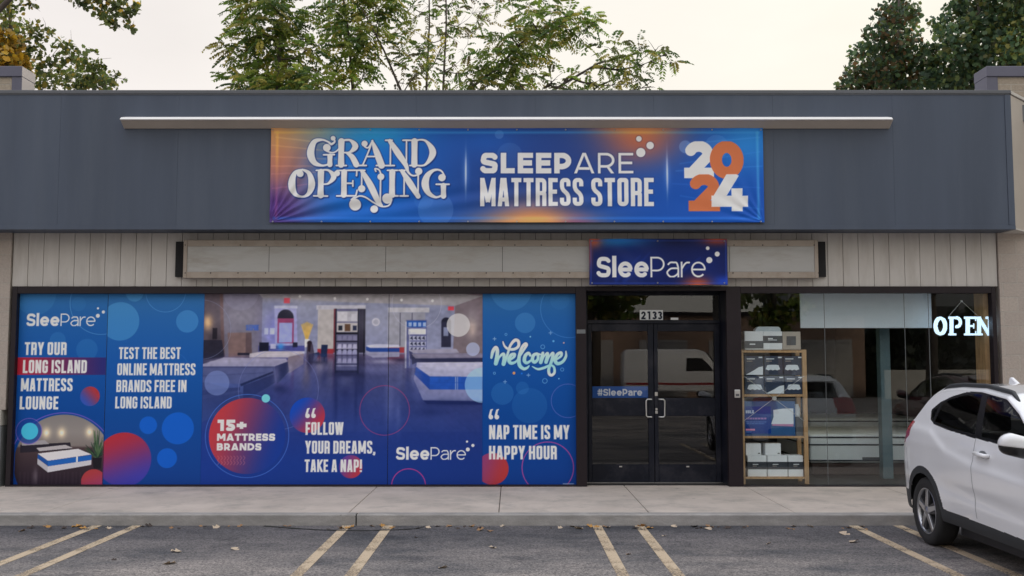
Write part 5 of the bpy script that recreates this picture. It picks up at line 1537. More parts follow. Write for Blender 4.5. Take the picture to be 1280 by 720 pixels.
lamp(853, 372, 17.0, .02, 'lit spot lamp seen through the transom, left of three')
lamp(864.5, 371.5, 17.6, .02, 'lit spot lamp seen through the transom, middle of three')
lamp(890, 372.3, 16.6, .02, 'lit spot lamp seen through the transom, right of three')
lamp(962, 368.5, 15.6, .02, 'warm ceiling panel light above the shelf rack', True)

# the OPEN sign: rows of small lamps on a clear board, hung from two cords
YO = 14.06
op = empty('open_sign', at(1202, 421, YO), 'lit white lamp sign reading OPEN hung by two cords in the window', 'open sign')
oc = Canvas(1164, 393, 1241, 422.5, 1.0)
oc = Canvas(1164, 393, 1241, 422.5, 2.0)
D = oc.sdf()
q = ell(1175.3, 407.5, 6.0, 9.8, 0, 360, 36)
for i in range(36): oc.seg(D, q[i], q[i + 1], 2.9 if abs(q[i][0] - 1175.3) > 3 else 2.2)
for x in (1189.3, 1209.6, 1223.8): oc.seg(D, (x, 395.6), (x, 419.6), 2.9, flat=True)
oc.seg(D, (1236.3, 395.6), (1236.3, 419.6), 2.0, flat=True)
for a, b, y in ((1184.8, 1196, 397.3), (1184.8, 1195.5, 418), (1204.6, 1220.6, 397.3), (1204.6, 1220.6, 418), (1219.2, 1228.4, 418), (1219.2, 1226, 397.3), (1231.5, 1240, 397.3)): oc.seg(D, (a, y), (b, y), 1.7, flat=True)
q = ell(1195.5, 402.9, 4.8, 5.6, -90, 90, 16)
for i in range(16): oc.seg(D, q[i], q[i + 1], 2.3)
oc.seg(D, (1211, 407.5), (1217, 407.5), 1.6, flat=True); oc.seg(D, (1217, 404), (1217, 411), 1.1, flat=True); oc.seg(D, (1219.6, 397), (1219.6, 401.6), 1.1, flat=True); oc.seg(D, (1219.6, 413.6), (1219.6, 418.5), 1.1, flat=True)
oc.seg(D, (1223.5, 397), (1236.6, 419), 2.5, flat=True)
ly, lx = np.where(D < -0.3)
mb = MB()
for j, i in zip(ly, lx):
    p = at(oc.xs[i], oc.ys[j], YO); h = .0025
    mb.box((p.x - h, YO - .006, p.z - h), (p.x + h, YO - .001, p.z + h))
mb.build('lamp_letters', M['led'], op)
mb = MB()
D2 = D < 2.2
for (a, b, y0, y1) in ((1166, 1239.5, 394.6, 420.6),):
    p0, p1 = at(a, y1, YO), at(b, y0, YO); mb.box((p0.x, YO, p0.z), (p1.x, YO + .004, p1.z))
mb.build('clear_board', glass_mat('clear_acrylic', (.96, .98, .98), 1.2), op)
mb = MB(); hk = at(1202, 376.5, YO)
mb.tube([at(1186.5, 394.6, YO), hk, at(1222, 394.6, YO)], .003, 6)
mb.lathe([(0, -.008), (.014, -.004), (.014, .012)], hk, (0, 1, 0), 14)
mb.build('hanging_cord', M['wire'], op)

# ------------------------------------------------------------------ cars
M['paint'] = mat('white_car_paint', (0.80, 0.81, 0.83), 0.3, coat=1.0, vary=0.01)
M['paint_red'] = mat('dark_red_car_paint', (0.09, 0.012, 0.022), 0.35, coat=1.0, vary=0.02)
M['clad'] = mat('car_cladding', (0.030, 0.033, 0.037), 0.6, vary=0.1, bump=0.1, bscale=200)
M['trim'] = mat('car_trim', (0.012, 0.012, 0.014), 0.25, vary=0.1)
M['rubber'] = mat('tyre_rubber', (0.018, 0.018, 0.019), 0.8, vary=0.15)
M['alloy'] = mat('machined_alloy', (0.52, 0.53, 0.55), 0.28, metal=0.9, vary=0.03)
M['alloy_dark'] = mat('dark_alloy', (0.07, 0.07, 0.075), 0.4, metal=0.6, vary=0.05)
M['redlens'] = mat('red_lens', (0.35, 0.012, 0.022), 0.15, coat=1.0, vary=0.05)
M['clearlens'] = mat('clear_lens', (0.6, 0.6, 0.62), 0.1, coat=1.0, vary=0.05)
M['carglass'] = glass_mat('car_side_glass', (0.50, 0.54, 0.55), 1.6)
M['privacy'] = glass_mat('car_privacy_glass', (0.22, 0.24, 0.26), 1.62)
M['seat'] = mat('car_seat', (0.03, 0.03, 0.033), 0.8, vary=0.1)

S_LEN = 4.33
_s1 = [0, .02, .05, .12, .24, .40, .54, .63, .71, .79, .90, 1.2, 1.7, 2.2, 2.5, 2.8, 3.2, 3.4, 3.8, 4.05, 4.2, 4.28, 4.33]
_z1 = [.70, .84, .92, 1.01, 1.12, 1.27, 1.40, 1.49, 1.545, 1.575, 1.592, 1.612, 1.612, 1.565, 1.46, 1.30, 1.075, 1.03, .97, .90, .82, .74, .62]
_sw = [0, .04, .12, .25, .45, .8, 1.5, 2.6, 3.4, 3.9, 4.15, 4.27, 4.33]
_ww = [.70, .775, .83, .868, .885, .892, .892, .892, .885, .85, .77, .69, .58]
_zg = [.25, .34, .5, .7, .85, 1.0, 1.12, 1.2, 1.35, 1.5, 1.62]
_gg = [.93, .965, .985, .998, 1.0, .992, .972, .945, .885, .815, .755]
DLO = [(.80, 1.335), (.92, 1.405), (1.12, 1.468), (1.37, 1.515), (1.66, 1.537), (1.95, 1.525), (2.26, 1.465), (2.60, 1.33), (2.92, 1.16), (2.90, 1.115), (2.36, 1.13), (1.88, 1.150), (1.3, 1.185), (.95, 1.22), (.84, 1.26)]


def smooth(x, xs, ys):
    """interpolation with softened corners"""
    o = [np.interp(np.clip(x + d, xs[0], xs[-1]), xs, ys) for d in (-.02, -.01, 0, .01, .02)]
    return sum(o) / 5


def in_poly(x, y, pts):
    r = np.zeros(x.shape, bool)
    for i in range(len(pts)):
        xa_, ya_ = pts[i]; xb_, yb_ = pts[(i + 1) % len(pts)]
        if ya_ == yb_: continue
        r ^= ((ya_ > y) != (yb_ > y)) & (x < (xb_ - xa_) * (y - ya_) / (yb_ - ya_) + xa_)
    return r


def poly_dist(x, y, pts, close=True):
    d = np.full(x.shape, 9.0)
    for i in range(len(pts) - (0 if close else 1)):
        a = np.array(pts[i]); b = np.array(pts[(i + 1) % len(pts)]); v = b - a
        t = np.clip(((x - a[0]) * v[0] + (y - a[1]) * v[1]) / (v @ v + 1e-9), 0, 1)
        d = np.minimum(d, np.hypot(x - a[0] - t * v[0], y - a[1] - t * v[1]))
    return d


def make_car(loc, paint, label):
    """a compact crossover; s runs from the rear bumper forwards, which is towards -y in the world"""
    car = empty('parked_car', loc, label, 'car')
    O = Vector(loc)
    s = np.unique(np.concatenate([np.linspace(0, .12, 26), np.linspace(.12, .9, 90), np.linspace(.9, 3.2, 200), np.linspace(3.2, 4.2, 80), np.linspace(4.2, S_LEN, 24)]))
    ns = 190; nr = 44
    z1 = smooth(s, _s1, _z1); w = smooth(s, _sw, _ww)
    z0 = np.interp(s, [0, .1, .5, 1.1, 3.2, 4.0, 4.33], [.36, .31, .30, .29, .27, .24, .30])
    crown = np.interp(s, [0, .3, .6, 1.0, 2.2, 3.1, 3.3, 4.33], [.05, .10, .085, .07, .07, .10, .09, .08])
    ze = z1 - crown
    t = np.linspace(0, 1, ns)
    Z = z0[:, None] + (ze - z0)[:, None] * t[None, :]
    Sg = np.repeat(s[:, None], ns, 1)

    def half(Sx, Zx, wx):
        g = smooth(Zx, _zg, _gg)
        zc = np.interp(Sx, [.2, .9, 1.3, 1.8, 2.7, 4.2], [1.19, 1.15, .985, .915, .85, .80])     # shoulder crease
        zl = np.interp(Sx, [.9, 1.2, 2.7, 3.4], [.66, .61, .53, .50])                            # lower crease
        x = wx * g
        x = x + .020 / (1 + np.exp((Zx - zc) / .016)) * np.exp(-np.maximum(zc - Zx, 0) / .35) * (Sx > .3)
        x = x - .012 / (1 + np.exp(-(zl + .09 - Zx) / .02)) * (1 - 1 / (1 + np.exp(-(zl - .02 - Zx) / .015))) * np.exp(-((Sx - 2.0) / 1.0) ** 4)
        arch = np.minimum(np.hypot(Sx - .76, Zx - .335), np.hypot(Sx - 3.37, Zx - .335))
        x = x + .014 / (1 + np.exp((arch - .50) / .05)) * (1 / (1 + np.exp((Zx - .80) / .05)))                             # flared arches
        return x
    Xs = half(Sg, Z, w[:, None])
    u = np.linspace(0, 1, nr + 1)[1:]
    th = u * math.pi / 2
    Xr = Xs[:, -1:] * np.cos(th)[None, :] ** .62
    Zr = ze[:, None] + crown[:, None] * np.sin(th)[None, :] ** .80
    XX = np.concatenate([Xs, Xr], 1); ZZ = np.concatenate([Z, Zr], 1); SS = np.repeat(s[:, None], ns + nr, 1)
    n, m_ = XX.shape
    right = np.stack([-XX, -SS, ZZ], -1)          # world -x is the side seen from the street
    idx = np.arange(n * m_).reshape(n, m_)
    quads = np.stack([idx[:-1, :-1], idx[1:, :-1], idx[1:, 1:], idx[:-1, 1:]], -1).reshape(-1, 4)
    cen = lambda A_: (A_[:-1, :-1] + A_[1:, :-1] + A_[1:, 1:] + A_[:-1, 1:]).reshape(-1) / 4
    cs, cz, cx = cen(SS), cen(ZZ), cen(XX)
    side = np.repeat((np.arange(m_ - 1) < ns - 1)[None, :], n - 1, 0).reshape(-1)
    cls = np.zeros(len(quads), int)               # 0 paint
    arch_r = np.hypot(cs - .76, cz - .335); arch_f = np.hypot(cs - 3.37, cz - .335); ar = np.minimum(arch_r, arch_f)
    cls[side & ((cz < np.interp(cs, [1.1, 3.0], [.415, .37])) | ((cs < .35) & (cz < .50)) | ((cs > 3.8) & (cz < .42)))] = 1
    cls[side & (ar < .445) & (cz > .26)] = 1
    ins = in_poly(cs, cz, DLO) & side
    pd = poly_dist(cs, cz, DLO)
    cls[side & (ins | (pd < .016))] = 2           # black surround
    bp = in_poly(cs, cz, [(1.70, 1.60), (1.80, 1.60), (2.00, 1.10), (1.86, 1.10)])
    qd = in_poly(cs, cz, [(.95, 1.5), (1.005, 1.5), (.92, 1.15), (.865, 1.15)])
    gl = ins & (pd > .012) & ~bp & ~qd
    cls[gl & (cs < 1.8)] = 3                      # privacy glass
    cls[gl & (cs >= 1.8)] = 4
    cls[~side & (cs > .34) & (cs < .62) & (cx < .60)] = 3
    cls[~side & (cs > 2.52) & (cs < 3.16) & (cx < .70)] = 4
    tl = in_poly(cs, cz, [(.05, .955), (.13, 1.13), (.38, 1.23), (.47, 1.20), (.41, 1.06), (.20, .955)])
    cls[tl & (cx > .50)] = 5
    hl = in_poly(cs, cz, [(4.30, .72), (3.98, .86), (3.70, .90), (3.95, .78)])
    cls[hl] = 6
    hole = side & (ar < .372)
    names = ['body', 'cladding', 'window_trim', 'rear_window', 'front_window', 'taillight', 'headlight', 'door_seam']
    mats = [paint, M['clad'], M['trim'], M['privacy'], M['carglass'], M['redlens'], M['clearlens'], M['trim']]
    v = right.reshape(-1, 3)
    vm = v * np.array([-1, 1, 1])
    body = None
    for c in range(8):
        q = quads[(cls == c) & ~hole]
        if not len(q): continue
        allv = np.concatenate([v, vm]); allf = np.concatenate([q[:, ::-1], q + len(v)])
        if c == 0:
            groups = [(allf, names[0])]
        elif c in (3, 4):                         # side panes left and right, then the one across the car
            sd = side[(cls == c) & ~hole]
            groups = [(q[sd][:, ::-1], names[c]), (q[sd] + len(v), names[c]), (np.concatenate([q[~sd][:, ::-1], q[~sd] + len(v)]), 'rear_glass' if c == 3 else 'windscreen')]
        else:
            groups = [(q[:, ::-1], names[c]), (q + len(v), names[c])]
        for f, nm_ in groups:
            if not len(f): continue
            used, inv = np.unique(f, return_inverse=True)
            par = body if (c == 7 and body) else car
            o = np_mesh(nm_, allv[used] + np.array(O), inv.reshape(f.shape), mats[c], par, O, smooth=True)
            if c == 0: body = o
    # shut lines of the doors: fine dark strips lying on the panels
    for ln in ([(1.885, 1.145), (1.868, 1.0), (1.862, .85), (1.868, .65), (1.88, .425)], [(2.90, 1.11), (2.91, .85), (2.88, .40)], [(.34, .93), (.36, .70), (.385, .52)]):
        q_ = np.array(spline(ln, 12)); hs = np.array([.0035, -.0035])
        for mirror_ in (-1, 1):
            vs = []
            for (sa, sz) in q_:
                for h_ in hs:
                    sa_ = np.array([sa + h_]); x_ = float(half(sa_, np.array([sz]), smooth(sa_, _sw, _ww))[0]) + .0012
                    vs.append((O.x + mirror_ * x_, O.y - sa - h_, O.z + sz))
            b_ = MB(); b_.add(vs, [(2 * i, 2 * i + 1, 2 * i + 3, 2 * i + 2) for i in range(len(q_) - 1)]); b_.build('door_seam', M['grey'], body)
    # rear face below the tailgate, floor and wheel wells
    mb = MB()
    prof0 = [(x, z) for x, z in zip(XX[0], ZZ[0])]
    mb.add([(O.x - x, O.y, O.z + z) for x, z in prof0] + [(O.x + x, O.y, O.z + z) for x, z in prof0[::-1]], [tuple(range(2 * len(prof0)))])
    mb.build('rear_bumper', M['clad'], car)
    mb = MB(); mb.box((O.x - .72, O.y - 4.0, O.z + .17), (O.x + .72, O.y - 1.2, O.z + .34)); mb.box((O.x - .48, O.y - 1.195, O.z + .20), (O.x + .48, O.y - .2, O.z + .36))
    mb.build('floor_pan', M['black'], car)
    for sx in (-1, 1):
        for sc in (.76, 3.37):
            mb = MB()
            pts = [(O.y - sc + .372 * math.cos(a), O.z + .335 + .372 * math.sin(a)) for a in np.linspace(-.2, math.pi + .2, 28)]
            vs = [(O.x + sx * .86, y, z) for y, z in pts] + [(O.x + sx * .50, y, z) for y, z in pts]
            k = len(pts)
            mb.add(vs, [(i, i + 1, k + i + 1, k + i) for i in range(k - 1)] + [tuple(range(k, 2 * k))])
            mb.build('wheel_well', M['black'], car)
    # seats
    for sy in (1.35, 2.35):
        for sx in (-.38, .38):
            mb = MB()
            mb.box((O.x + sx - .25, O.y - sy - .45, O.z + .45), (O.x + sx + .25, O.y - sy, O.z + .62))
            mb.prism([(O.y - sy + .0, O.z + .62), (O.y - sy + .12, O.z + 1.14), (O.y - sy + .02, O.z + 1.14), (O.y - sy - .12, O.z + .62)], 'x', O.x + sx - .24, O.x + sx + .24)
            mb.box((O.x + sx - .13, O.y - sy + .03, O.z + 1.16), (O.x + sx + .13, O.y - sy + .11, O.z + 1.34))
            mb.build('seat', M['seat'], car, bevel=.03, seg=2)
    mb = MB(); mb.box((O.x - .70, O.y - 3.1, O.z + .75), (O.x + .70, O.y - 2.75, O.z + 1.02)); mb.build('dashboard', M['black'], car, bevel=.05, seg=2)
    # wheels
    for sx in (-1, 1):
        for sc in (.76, 3.37):
            c = Vector((O.x + sx * .875, O.y - sc, O.z + .334))
            wh = empty('wheel', c, parent=car)
            ax = (sx, 0, 0)
            mb = MB(); mb.lathe([(.225, -.21), (.30, -.215), (.326, -.19), (.334, -.15), (.334, -.05), (.328, -.015), (.305, .003), (.262, .004), (.226, -.008)], c, ax, 64); mb.build('tyre', M['rubber'], wh, smooth='all')
            mb = MB(); mb.lathe([(.228, -.20), (.215, -.12), (.205, -.06), (.21, -.02), (.222, -.003), (.229, -.010)], c, ax, 64); mb.build('rim', M['alloy'], wh, smooth='all')
            mb = MB(); mb.lathe([(0, -.085), (.20, -.085), (.205, -.09)], c, ax, 40); mb.lathe([(.0, -.065), (.125, -.065), (.13, -.08)], c, ax, 40); mb.build('brake_disc', M['alloy_dark'], wh)
            mb = MB(); md = MB()
            for k in range(5):
                a = 2 * math.pi * k / 5 + .35
                er = Vector((0, math.cos(a), math.sin(a))); et = Vector((0, -math.sin(a), math.cos(a))); ex = Vector((sx, 0, 0))
                for tw, (i0, i1) in ((-1, (.012, .030)), (1, (.012, .030))):
                    pass
                P8 = []
                for r_, hw, dx in ((.045, .030, -.004), (.216, .020, -.012)):
                    P8 += [c + er * r_ - et * hw + ex * dx, c + er * r_ + et * hw + ex * dx, c + er * r_ + et * hw + ex * (dx - .035), c + er * r_ - et * hw + ex * (dx - .035)]
                mb.add(P8, [(0, 1, 5, 4), (1, 2, 6, 5), (2, 3, 7, 6), (3, 0, 4, 7), (0, 3, 2, 1), (4, 5, 6, 7)])
                for sg in (-1, 1):                # dark wings beside each bright spoke
                    P8 = []
                    for r_, h0, h1, dx in ((.05, .028, .040, -.014), (.214, .022, .062, -.022)):
                        P8 += [c + er * r_ + et * sg * h0 + ex * dx, c + er * r_ + et * sg * h1 + ex * dx, c + er * r_ + et * sg * h1 + ex * (dx - .03), c + er * r_ + et * sg * h0 + ex * (dx - .03)]
                    md.add(P8, [(0, 1, 5, 4), (1, 2, 6, 5), (2, 3, 7, 6), (3, 0, 4, 7), (0, 3, 2, 1), (4, 5, 6, 7)])
            mb.build('spokes', M['alloy'], wh, bevel=.003)
            md.build('spoke_wings', M['alloy_dark'], wh)
            mb = MB(); mb.lathe([(0, .002), (.026, .002), (.032, -.003), (.058, -.006), (.062, -.03)], c, ax, 28); mb.build('hub_cap', M['alloy'], wh, smooth=True)
    # roof rails, mirrors, handles, fin, spoiler
    xr = lambda ss, zz: float(half(np.array([ss]), np.array([zz]), smooth(np.array([ss]), _sw, _ww))[0])
    for sx in (-1, 1):
        pts = []
        for q_ in np.linspace(.78, 2.35, 22):
            zz = float(np.interp(q_, s, ze)); k = math.sin(math.pi * (q_ - .78) / 1.57)
            pts.append((O.x + sx * (xr(q_, zz) * .93 - .01), O.y - q_, O.z + zz + .030 + .026 * min(1, k * 4)))
        mb = MB(); mb.tube(pts, [.012 + .010 * min(1, math.sin(math.pi * i / 21) * 3) for i in range(22)], 10); mb.build('roof_rail', M['clad'], car, smooth='all')
        # mirror
        base = Vector((O.x + sx * .84, O.y - 2.86, O.z + 1.10))
        mc = Vector((O.x + sx * 1.015, O.y - 2.90, O.z + 1.15))
        r_ = empty('mirror', base, parent=car)
        def shell(z0_, z1_, mm, nm, gx=1.0):
            vs, fs = [], []
            na, nb = 20, 9
            for j in range(nb):
                f_ = j / (nb - 1); zz = z0_ + (z1_ - z0_) * f_
                q = (zz - .0) / .095
                rad = max(.05, (1 - abs(q) ** 2.6)) ** .42
                for i in range(na):
                    a = 2 * math.pi * i / na
                    cxx = abs(math.cos(a)) ** .75 * math.copysign(1, math.cos(a)); syy = abs(math.sin(a)) ** .75 * math.copysign(1, math.sin(a))
                    vs.append((mc.x + .135 * rad * cxx * gx + .0, mc.y + .082 * rad * syy * gx - .02 * q, mc.z + zz + .015 * cxx * sx))
            for j in range(nb - 1):
                for i in range(na): fs.append((j * na + i, j * na + (i + 1) % na, (j + 1) * na + (i + 1) % na, (j + 1) * na + i))
            fs += [tuple(range(na - 1, -1, -1)), tuple((nb - 1) * na + i for i in range(na))]
            b = MB(); b.add(vs, fs); b.build(nm, mm, r_, smooth='all')
        shell(-.010, .090, paint, 'mirror_cap'); shell(-.088, -.012, M['trim'], 'mirror_base', .96)
        mb = MB(); mb.tube([base + Vector((0, 0, -.03)), mc + Vector((-sx * .05, 0, -.05))], [.05, .035], 10); mb.build('mirror_arm', M['trim'], r_)
        mb = MB()
        zz = 1.01; x0_ = xr(2.06, zz)
        P = [(O.x + sx * (x0_ + .002), O.y - 1.93, O.z + zz), (O.x + sx * (x0_ + .034), O.y - 1.96, O.z + zz), (O.x + sx * (x0_ + .038), O.y - 2.06, O.z + zz - .004), (O.x + sx * (x0_ + .034), O.y - 2.14, O.z + zz - .008), (O.x + sx * (x0_ + .002), O.y - 2.17, O.z + zz - .008)]
        mb.tube(P, [.016, .019, .019, .019, .016], 10); mb.build('door_handle', paint, car, smooth='all')
        mb = MB(); zc_ = O.z + zz - .004
        pts = [(O.y - 2.05 + .075 * math.cos(a), zc_ + .033 * math.sin(a)) for a in np.linspace(0, 2 * math.pi, 20)[:-1]]
        mb.prism(pts, 'x', O.x + sx * (x0_ - .004), O.x + sx * (x0_ + .0035)); mb.build('handle_shade', M['grey'], car)  # flat grey plate: shade of the hand hollow is put into its colour
    mb = MB(); y0 = O.y - .80
    mb.prism([(y0 + .02, O.z + 1.585), (y0 - .02, O.z + 1.665), (y0 - .05, O.z + 1.668), (y0 - .20, O.z + 1.598)], 'x', O.x - .016, O.x + .016); mb.build('antenna_fin', paint, car, bevel=.008)
    mb = MB(); mb.prism([(O.y - .46, O.z + 1.485), (O.y - .465, O.z + 1.505), (O.y - .76, O.z + 1.588), (O.y - .72, O.z + 1.53)], 'x', O.x - .60, O.x + .60); mb.build('spoiler', paint, car, bevel=.008, seg=2)
    mb = MB(); mb.box((O.x - .26, O.y + .004, O.z + .52), (O.x + .26, O.y + .016, O.z + .66)); mb.build('number_plate', M['boxwhite'], car)
    return car


make_car((5.02, 10.92, 0), M['paint'], 'white compact crossover parked by the kerb at the right edge')

# ------------------------------------------------------------------ trees
def rand_unit(n):
    v = NP.normal(size=(n, 3)); return v / np.linalg.norm(v, axis=1)[:, None]


def leaf_cloud(centres, radii, dens, size, kind, cols, ygain=None):
    """leaf faces scattered through clumps. kind 'lobed' = broad leaves, 'frond' = feathered leaves; returns verts, faces, colours"""
    V, Fc, C = [], [], []
    base = 0
    for (c, r) in zip(centres, radii):
        n = max(4, int(dens * r * r * (3.6 if kind == 'lobed' else 2.5)))
        d = rand_unit(n) * (NP.random(n) ** 0.45)[:, None] * r
        d[:, 2] *= .85
        tone = NP.normal(0, .22)
        for k in range(n):
            p = np.array(c) + d[k]
            col = np.array(cols[NP.choice(len(cols), p=ygain)] if ygain is not None else cols[NP.integers(len(cols))]) * max(.4, 1 + tone + NP.normal(0, .18))
            if kind == 'lobed':
                a = rand_unit(1)[0]; a[2] -= .5; a /= np.linalg.norm(a)
                b = np.cross(a, rand_unit(1)[0]); b /= np.linalg.norm(b)
                L = size * NP.uniform(.65, 1.25)
                nn = np.cross(a, b)
                o = [(-.1, 0, 0), (.2, .48, .06), (.55, .30, .0), (.62, .5, .08), (1.0, 0, -.05), (.62, -.5, .08), (.55, -.30, 0), (.2, -.48, .06)]
                V += [p + a * (x * L) + b * (y * L) + nn * (z * L) for x, y, z in o]
                Fc.append([base + i for i in range(8)]); base += 8
                C += [col] * 8
            else:
                out = d[k] / (np.linalg.norm(d[k]) + 1e-6)
                a = out * .7 + rand_unit(1)[0] * .5; a[2] = a[2] * .6 + .05; a /= np.linalg.norm(a)
                L = size * NP.uniform(.7, 1.2); nl = 8
                side = np.cross(a, (0, 0, 1)); side /= np.linalg.norm(side) + 1e-6
                for j in range(nl):
                    f = (j + 1) / nl
                    q = p + a * (f * L) + np.array((0, 0, -.38 * L * f * f))
                    for sg in (-1, 1):
                        ld = side * sg * .8 + a * .45 + np.array((0, 0, -.35 - .3 * NP.random())); ld /= np.linalg.norm(ld)
                        ll = L * .27 * (1.1 - .5 * abs(f - .45)) ; lw = ll * .25
                        wv = np.cross(ld, rand_unit(1)[0]); wv /= np.linalg.norm(wv) + 1e-6
                        V += [q, q + ld * ll * .4 + wv * lw, q + ld * ll, q + ld * ll * .45 - wv * lw]
                        Fc.append([base, base + 1, base + 2, base + 3]); base += 4
                        C += [col * NP.uniform(.85, 1.15)] * 4
    return np.array(V), np.array(Fc), np.array(C)


def tree(name, root, spine, clumps, Y, jit, dens, size, kind, cols, label, group=None, limb=.022, droop=False, p=None, kr=1.12, extra=(), trunk_r=.085):
    """clumps are (px, py, radius in px); spine is a list of world points the limbs spring from"""
    o = empty(name, root, label, 'tree', group)
    cs, rs = [], []
    for (px, py, r) in clumps:
        y = Y + RNG.uniform(-jit, jit)
        cs.append(at(px, py, y)); rs.append(r * kr * y / F)
    for c, r in extra: cs.append(Vector(c)); rs.append(r)
    mb = MB()
    n = len(spine)
    mb.tube(spine, [trunk_r * (1 - .72 * i / (n - 1)) for i in range(n)], 9)
    sp = [Vector(q) for q in spline([tuple(q) for q in spine], 6)]
    nodes = [(q, limb * 1.6) for q in sp]          # limbs leave the trunk, smaller ones leave the limbs
    order = sorted(zip(cs, rs), key=lambda q: min((Vector(q[0]) - w).length for w in sp))
    for c, r in order:
        c = Vector(c)
        low = nodes if droop else ([q for q in nodes if q[0].z < c.z + .05] or [nodes[0]])
        b, br = min(low, key=lambda q: (q[0] - c).length * (1 + (0 if droop else .5) * max(0, .25 - (c.z - q[0].z) / ((q[0] - c).length + 1e-3))))
        rr = max(limb * .35, br * .62)
        mid = (b + c) / 2 + Vector((RNG.uniform(-.08, .08), RNG.uniform(-.1, .1), -.07 * (c - b).length))
        pts = spline([tuple(b), tuple(mid), tuple(c)], 4)
        mb.tube(pts, [rr * (1 - .45 * i / (len(pts) - 1)) for i in range(len(pts))], 5)
        nodes.append((Vector(pts[4]), rr * .8)); nodes.append((c, rr * .55))
        for _ in range(5):
            e_ = c + Vector([RNG.gauss(0, .6) * r for _ in range(3)])
            mb.tube([c + (Vector(pts[-3]) - c) * .5, (c + e_) / 2 + Vector((0, 0, .05 * r)), e_], [limb * .25, limb * .18, limb * .1], 4)
    mb.build('trunk', M['bark'], o, smooth='all')
    v, f, c = leaf_cloud(cs, rs, dens, size, kind, cols, p)
    np_mesh('crown', v, f, M['leaf'], o, ORG[o.name], np.clip(c, .004, .9))
    return o


GREEN_A = [(.125, .20, .030), (.165, .245, .036), (.072, .135, .030), (.23, .275, .045), (.34, .30, .06)]
YEL = [(.45, .26, .02), (.52, .33, .03), (.36, .22, .03)]


def ground_tree(px, Y, top_py, lean=0.0):
    p = at(px, 110, Y); t = at(px + lean, top_py, Y)
    return [Vector((p.x - lean * .004, Y, 0)), Vector((p.x, Y, p.z * .5)), Vector((p.x, Y, p.z)), (Vector((p.x, Y, p.z)) + t) / 2 + Vector((.05, 0, 0)), t]


# feathery trees behind the roof
sp = ground_tree(345, 25, -40, 10)
tree('feather_tree', sp[0], sp, [(312, 12, 24), (335, 2, 24), (346, 30, 26), (322, 40, 24), (303, 56, 20), (345, 60, 26), (364, 48, 13), (362, 20, 18), (332, 84, 26), (305, 98, 20), (360, 88, 26), (384, 62, 14), (376, 104, 20), (296, 106, 14), (350, 106, 24), (390, 94, 13), (408, 102, 18), (282, 58, 7), (330, 110, 22), (340, -30, 30), (320, -15, 22), (350, 120, 30), (400, 118, 22), (374, 72, 12)],
     25, 1.0, 62, .50, 'frond', GREEN_A, 'dense feathery green tree rising behind the roof above the left end of the banner', 'feathery trees behind the shop')
sp = ground_tree(441, 26, -30, -16)
t2 = tree('feather_tree', sp[0], sp, [(420, 14, 14), (415, 38, 13), (432, 30, 24), (426, 56, 20), (450, 46, 18), (446, 70, 20), (464, 20, 18), (482, 4, 16), (470, 44, 13), (432, 86, 14), (412, 76, 10), (454, 92, 12), (440, -15, 24), (466, -12, 20), (420, -8, 16), (478, 78, 10), (486, 22, 10), (493, -8, 12)],
     26, 1.0, 62, .50, 'frond', GREEN_A, 'feathery green tree with a dark trunk, second from the left behind the banner', 'feathery trees behind the shop', trunk_r=.07)
P0_, P1_ = at(503, 118, 25.5), at(452, 10, 25.5)
sp = [Vector((P0_.x + .9, 25.5, 0)), Vector((P0_.x + .4, 25.5, P0_.z * .55)), P0_, (P0_ + P1_) / 2 + Vector((.06, 0, 0)), P1_]
tree('feather_tree', sp[0], sp, [(498, 42, 13), (518, 38, 14), (512, 68, 16), (494, 62, 10), (520, 92, 13), (505, 104, 13), (470, 30, 12), (527, 66, 13), (540, 80, 12)],
     25.5, .8, 40, .42, 'frond', GREEN_A + [(.13, .13, .05)], 'thin leaning tree with sparse leaves behind the middle of the banner', 'feathery trees behind the shop', limb=.02, trunk_r=.055)
for (tx, Y, lab, cl) in ((533, 27, 'slender straight tree with sparse pale leaves, left of a close pair', [(536, 6, 12), (520, 22, 11), (545, 36, 13), (530, 55, 13), (548, 66, 14), (524, 82, 11), (540, 98, 13), (552, 50, 9), (515, 8, 9), (530, -20, 18)]),
                         (554, 26.5, 'slender straight tree with sparse pale leaves, right of a close pair', [(562, 12, 14), (576, 30, 13), (566, 48, 10), (580, 62, 12), (568, 82, 12), (586, 92, 13), (592, 16, 13), (602, 28, 11), (600, 72, 10), (560, 100, 11), (570, -15, 18), (585, 44, 9), (622, 2, 10), (640, 4, 10), (606, 4, 11)])):
    sp = ground_tree(tx, Y, -50, 3)
    tree('slender_tree', sp[0], sp, cl, Y, .8, 40, .40, 'frond', GREEN_A + [(.14, .14, .05), (.16, .13, .05)], lab, 'slender trees behind the shop', limb=.018, trunk_r=.05)
P0_ = at(578, 118, 24.5)
sp = [Vector((P0_.x, 24.5, 0)), Vector((P0_.x + .1, 24.5, P0_.z * .6)), P0_, at(622, 84, 24.4), at(662, 44, 24.3), at(712, 18, 24.2)]
tree('feather_tree', sp[0], sp, [(620, 62, 20), (638, 46, 20), (648, 68, 18), (664, 52, 22), (690, 44, 18), (664, 26, 17), (690, 14, 17), (710, 20, 18), (730, 26, 15), (744, 26, 9), (720, 42, 12), (662, 8, 12), (626, 86, 16), (602, 94, 15), (640, 84, 16), (612, 106, 14), (672, 70, 12), (700, 32, 16), (652, 88, 10), (590, 104, 12), (640, 104, 12)],
     24.5, .9, 64, .46, 'frond', GREEN_A, 'feathery tree arching to the right behind the white banner lettering', 'feathery trees behind the shop', trunk_r=.065)
P0_ = at(676, 122, 24)
sp = [Vector((P0_.x, 24, 0)), Vector((P0_.x, 24, P0_.z * .6)), P0_, at(716, 98, 23.9), at(748, 79, 23.8), at(800, 66, 23.8)]
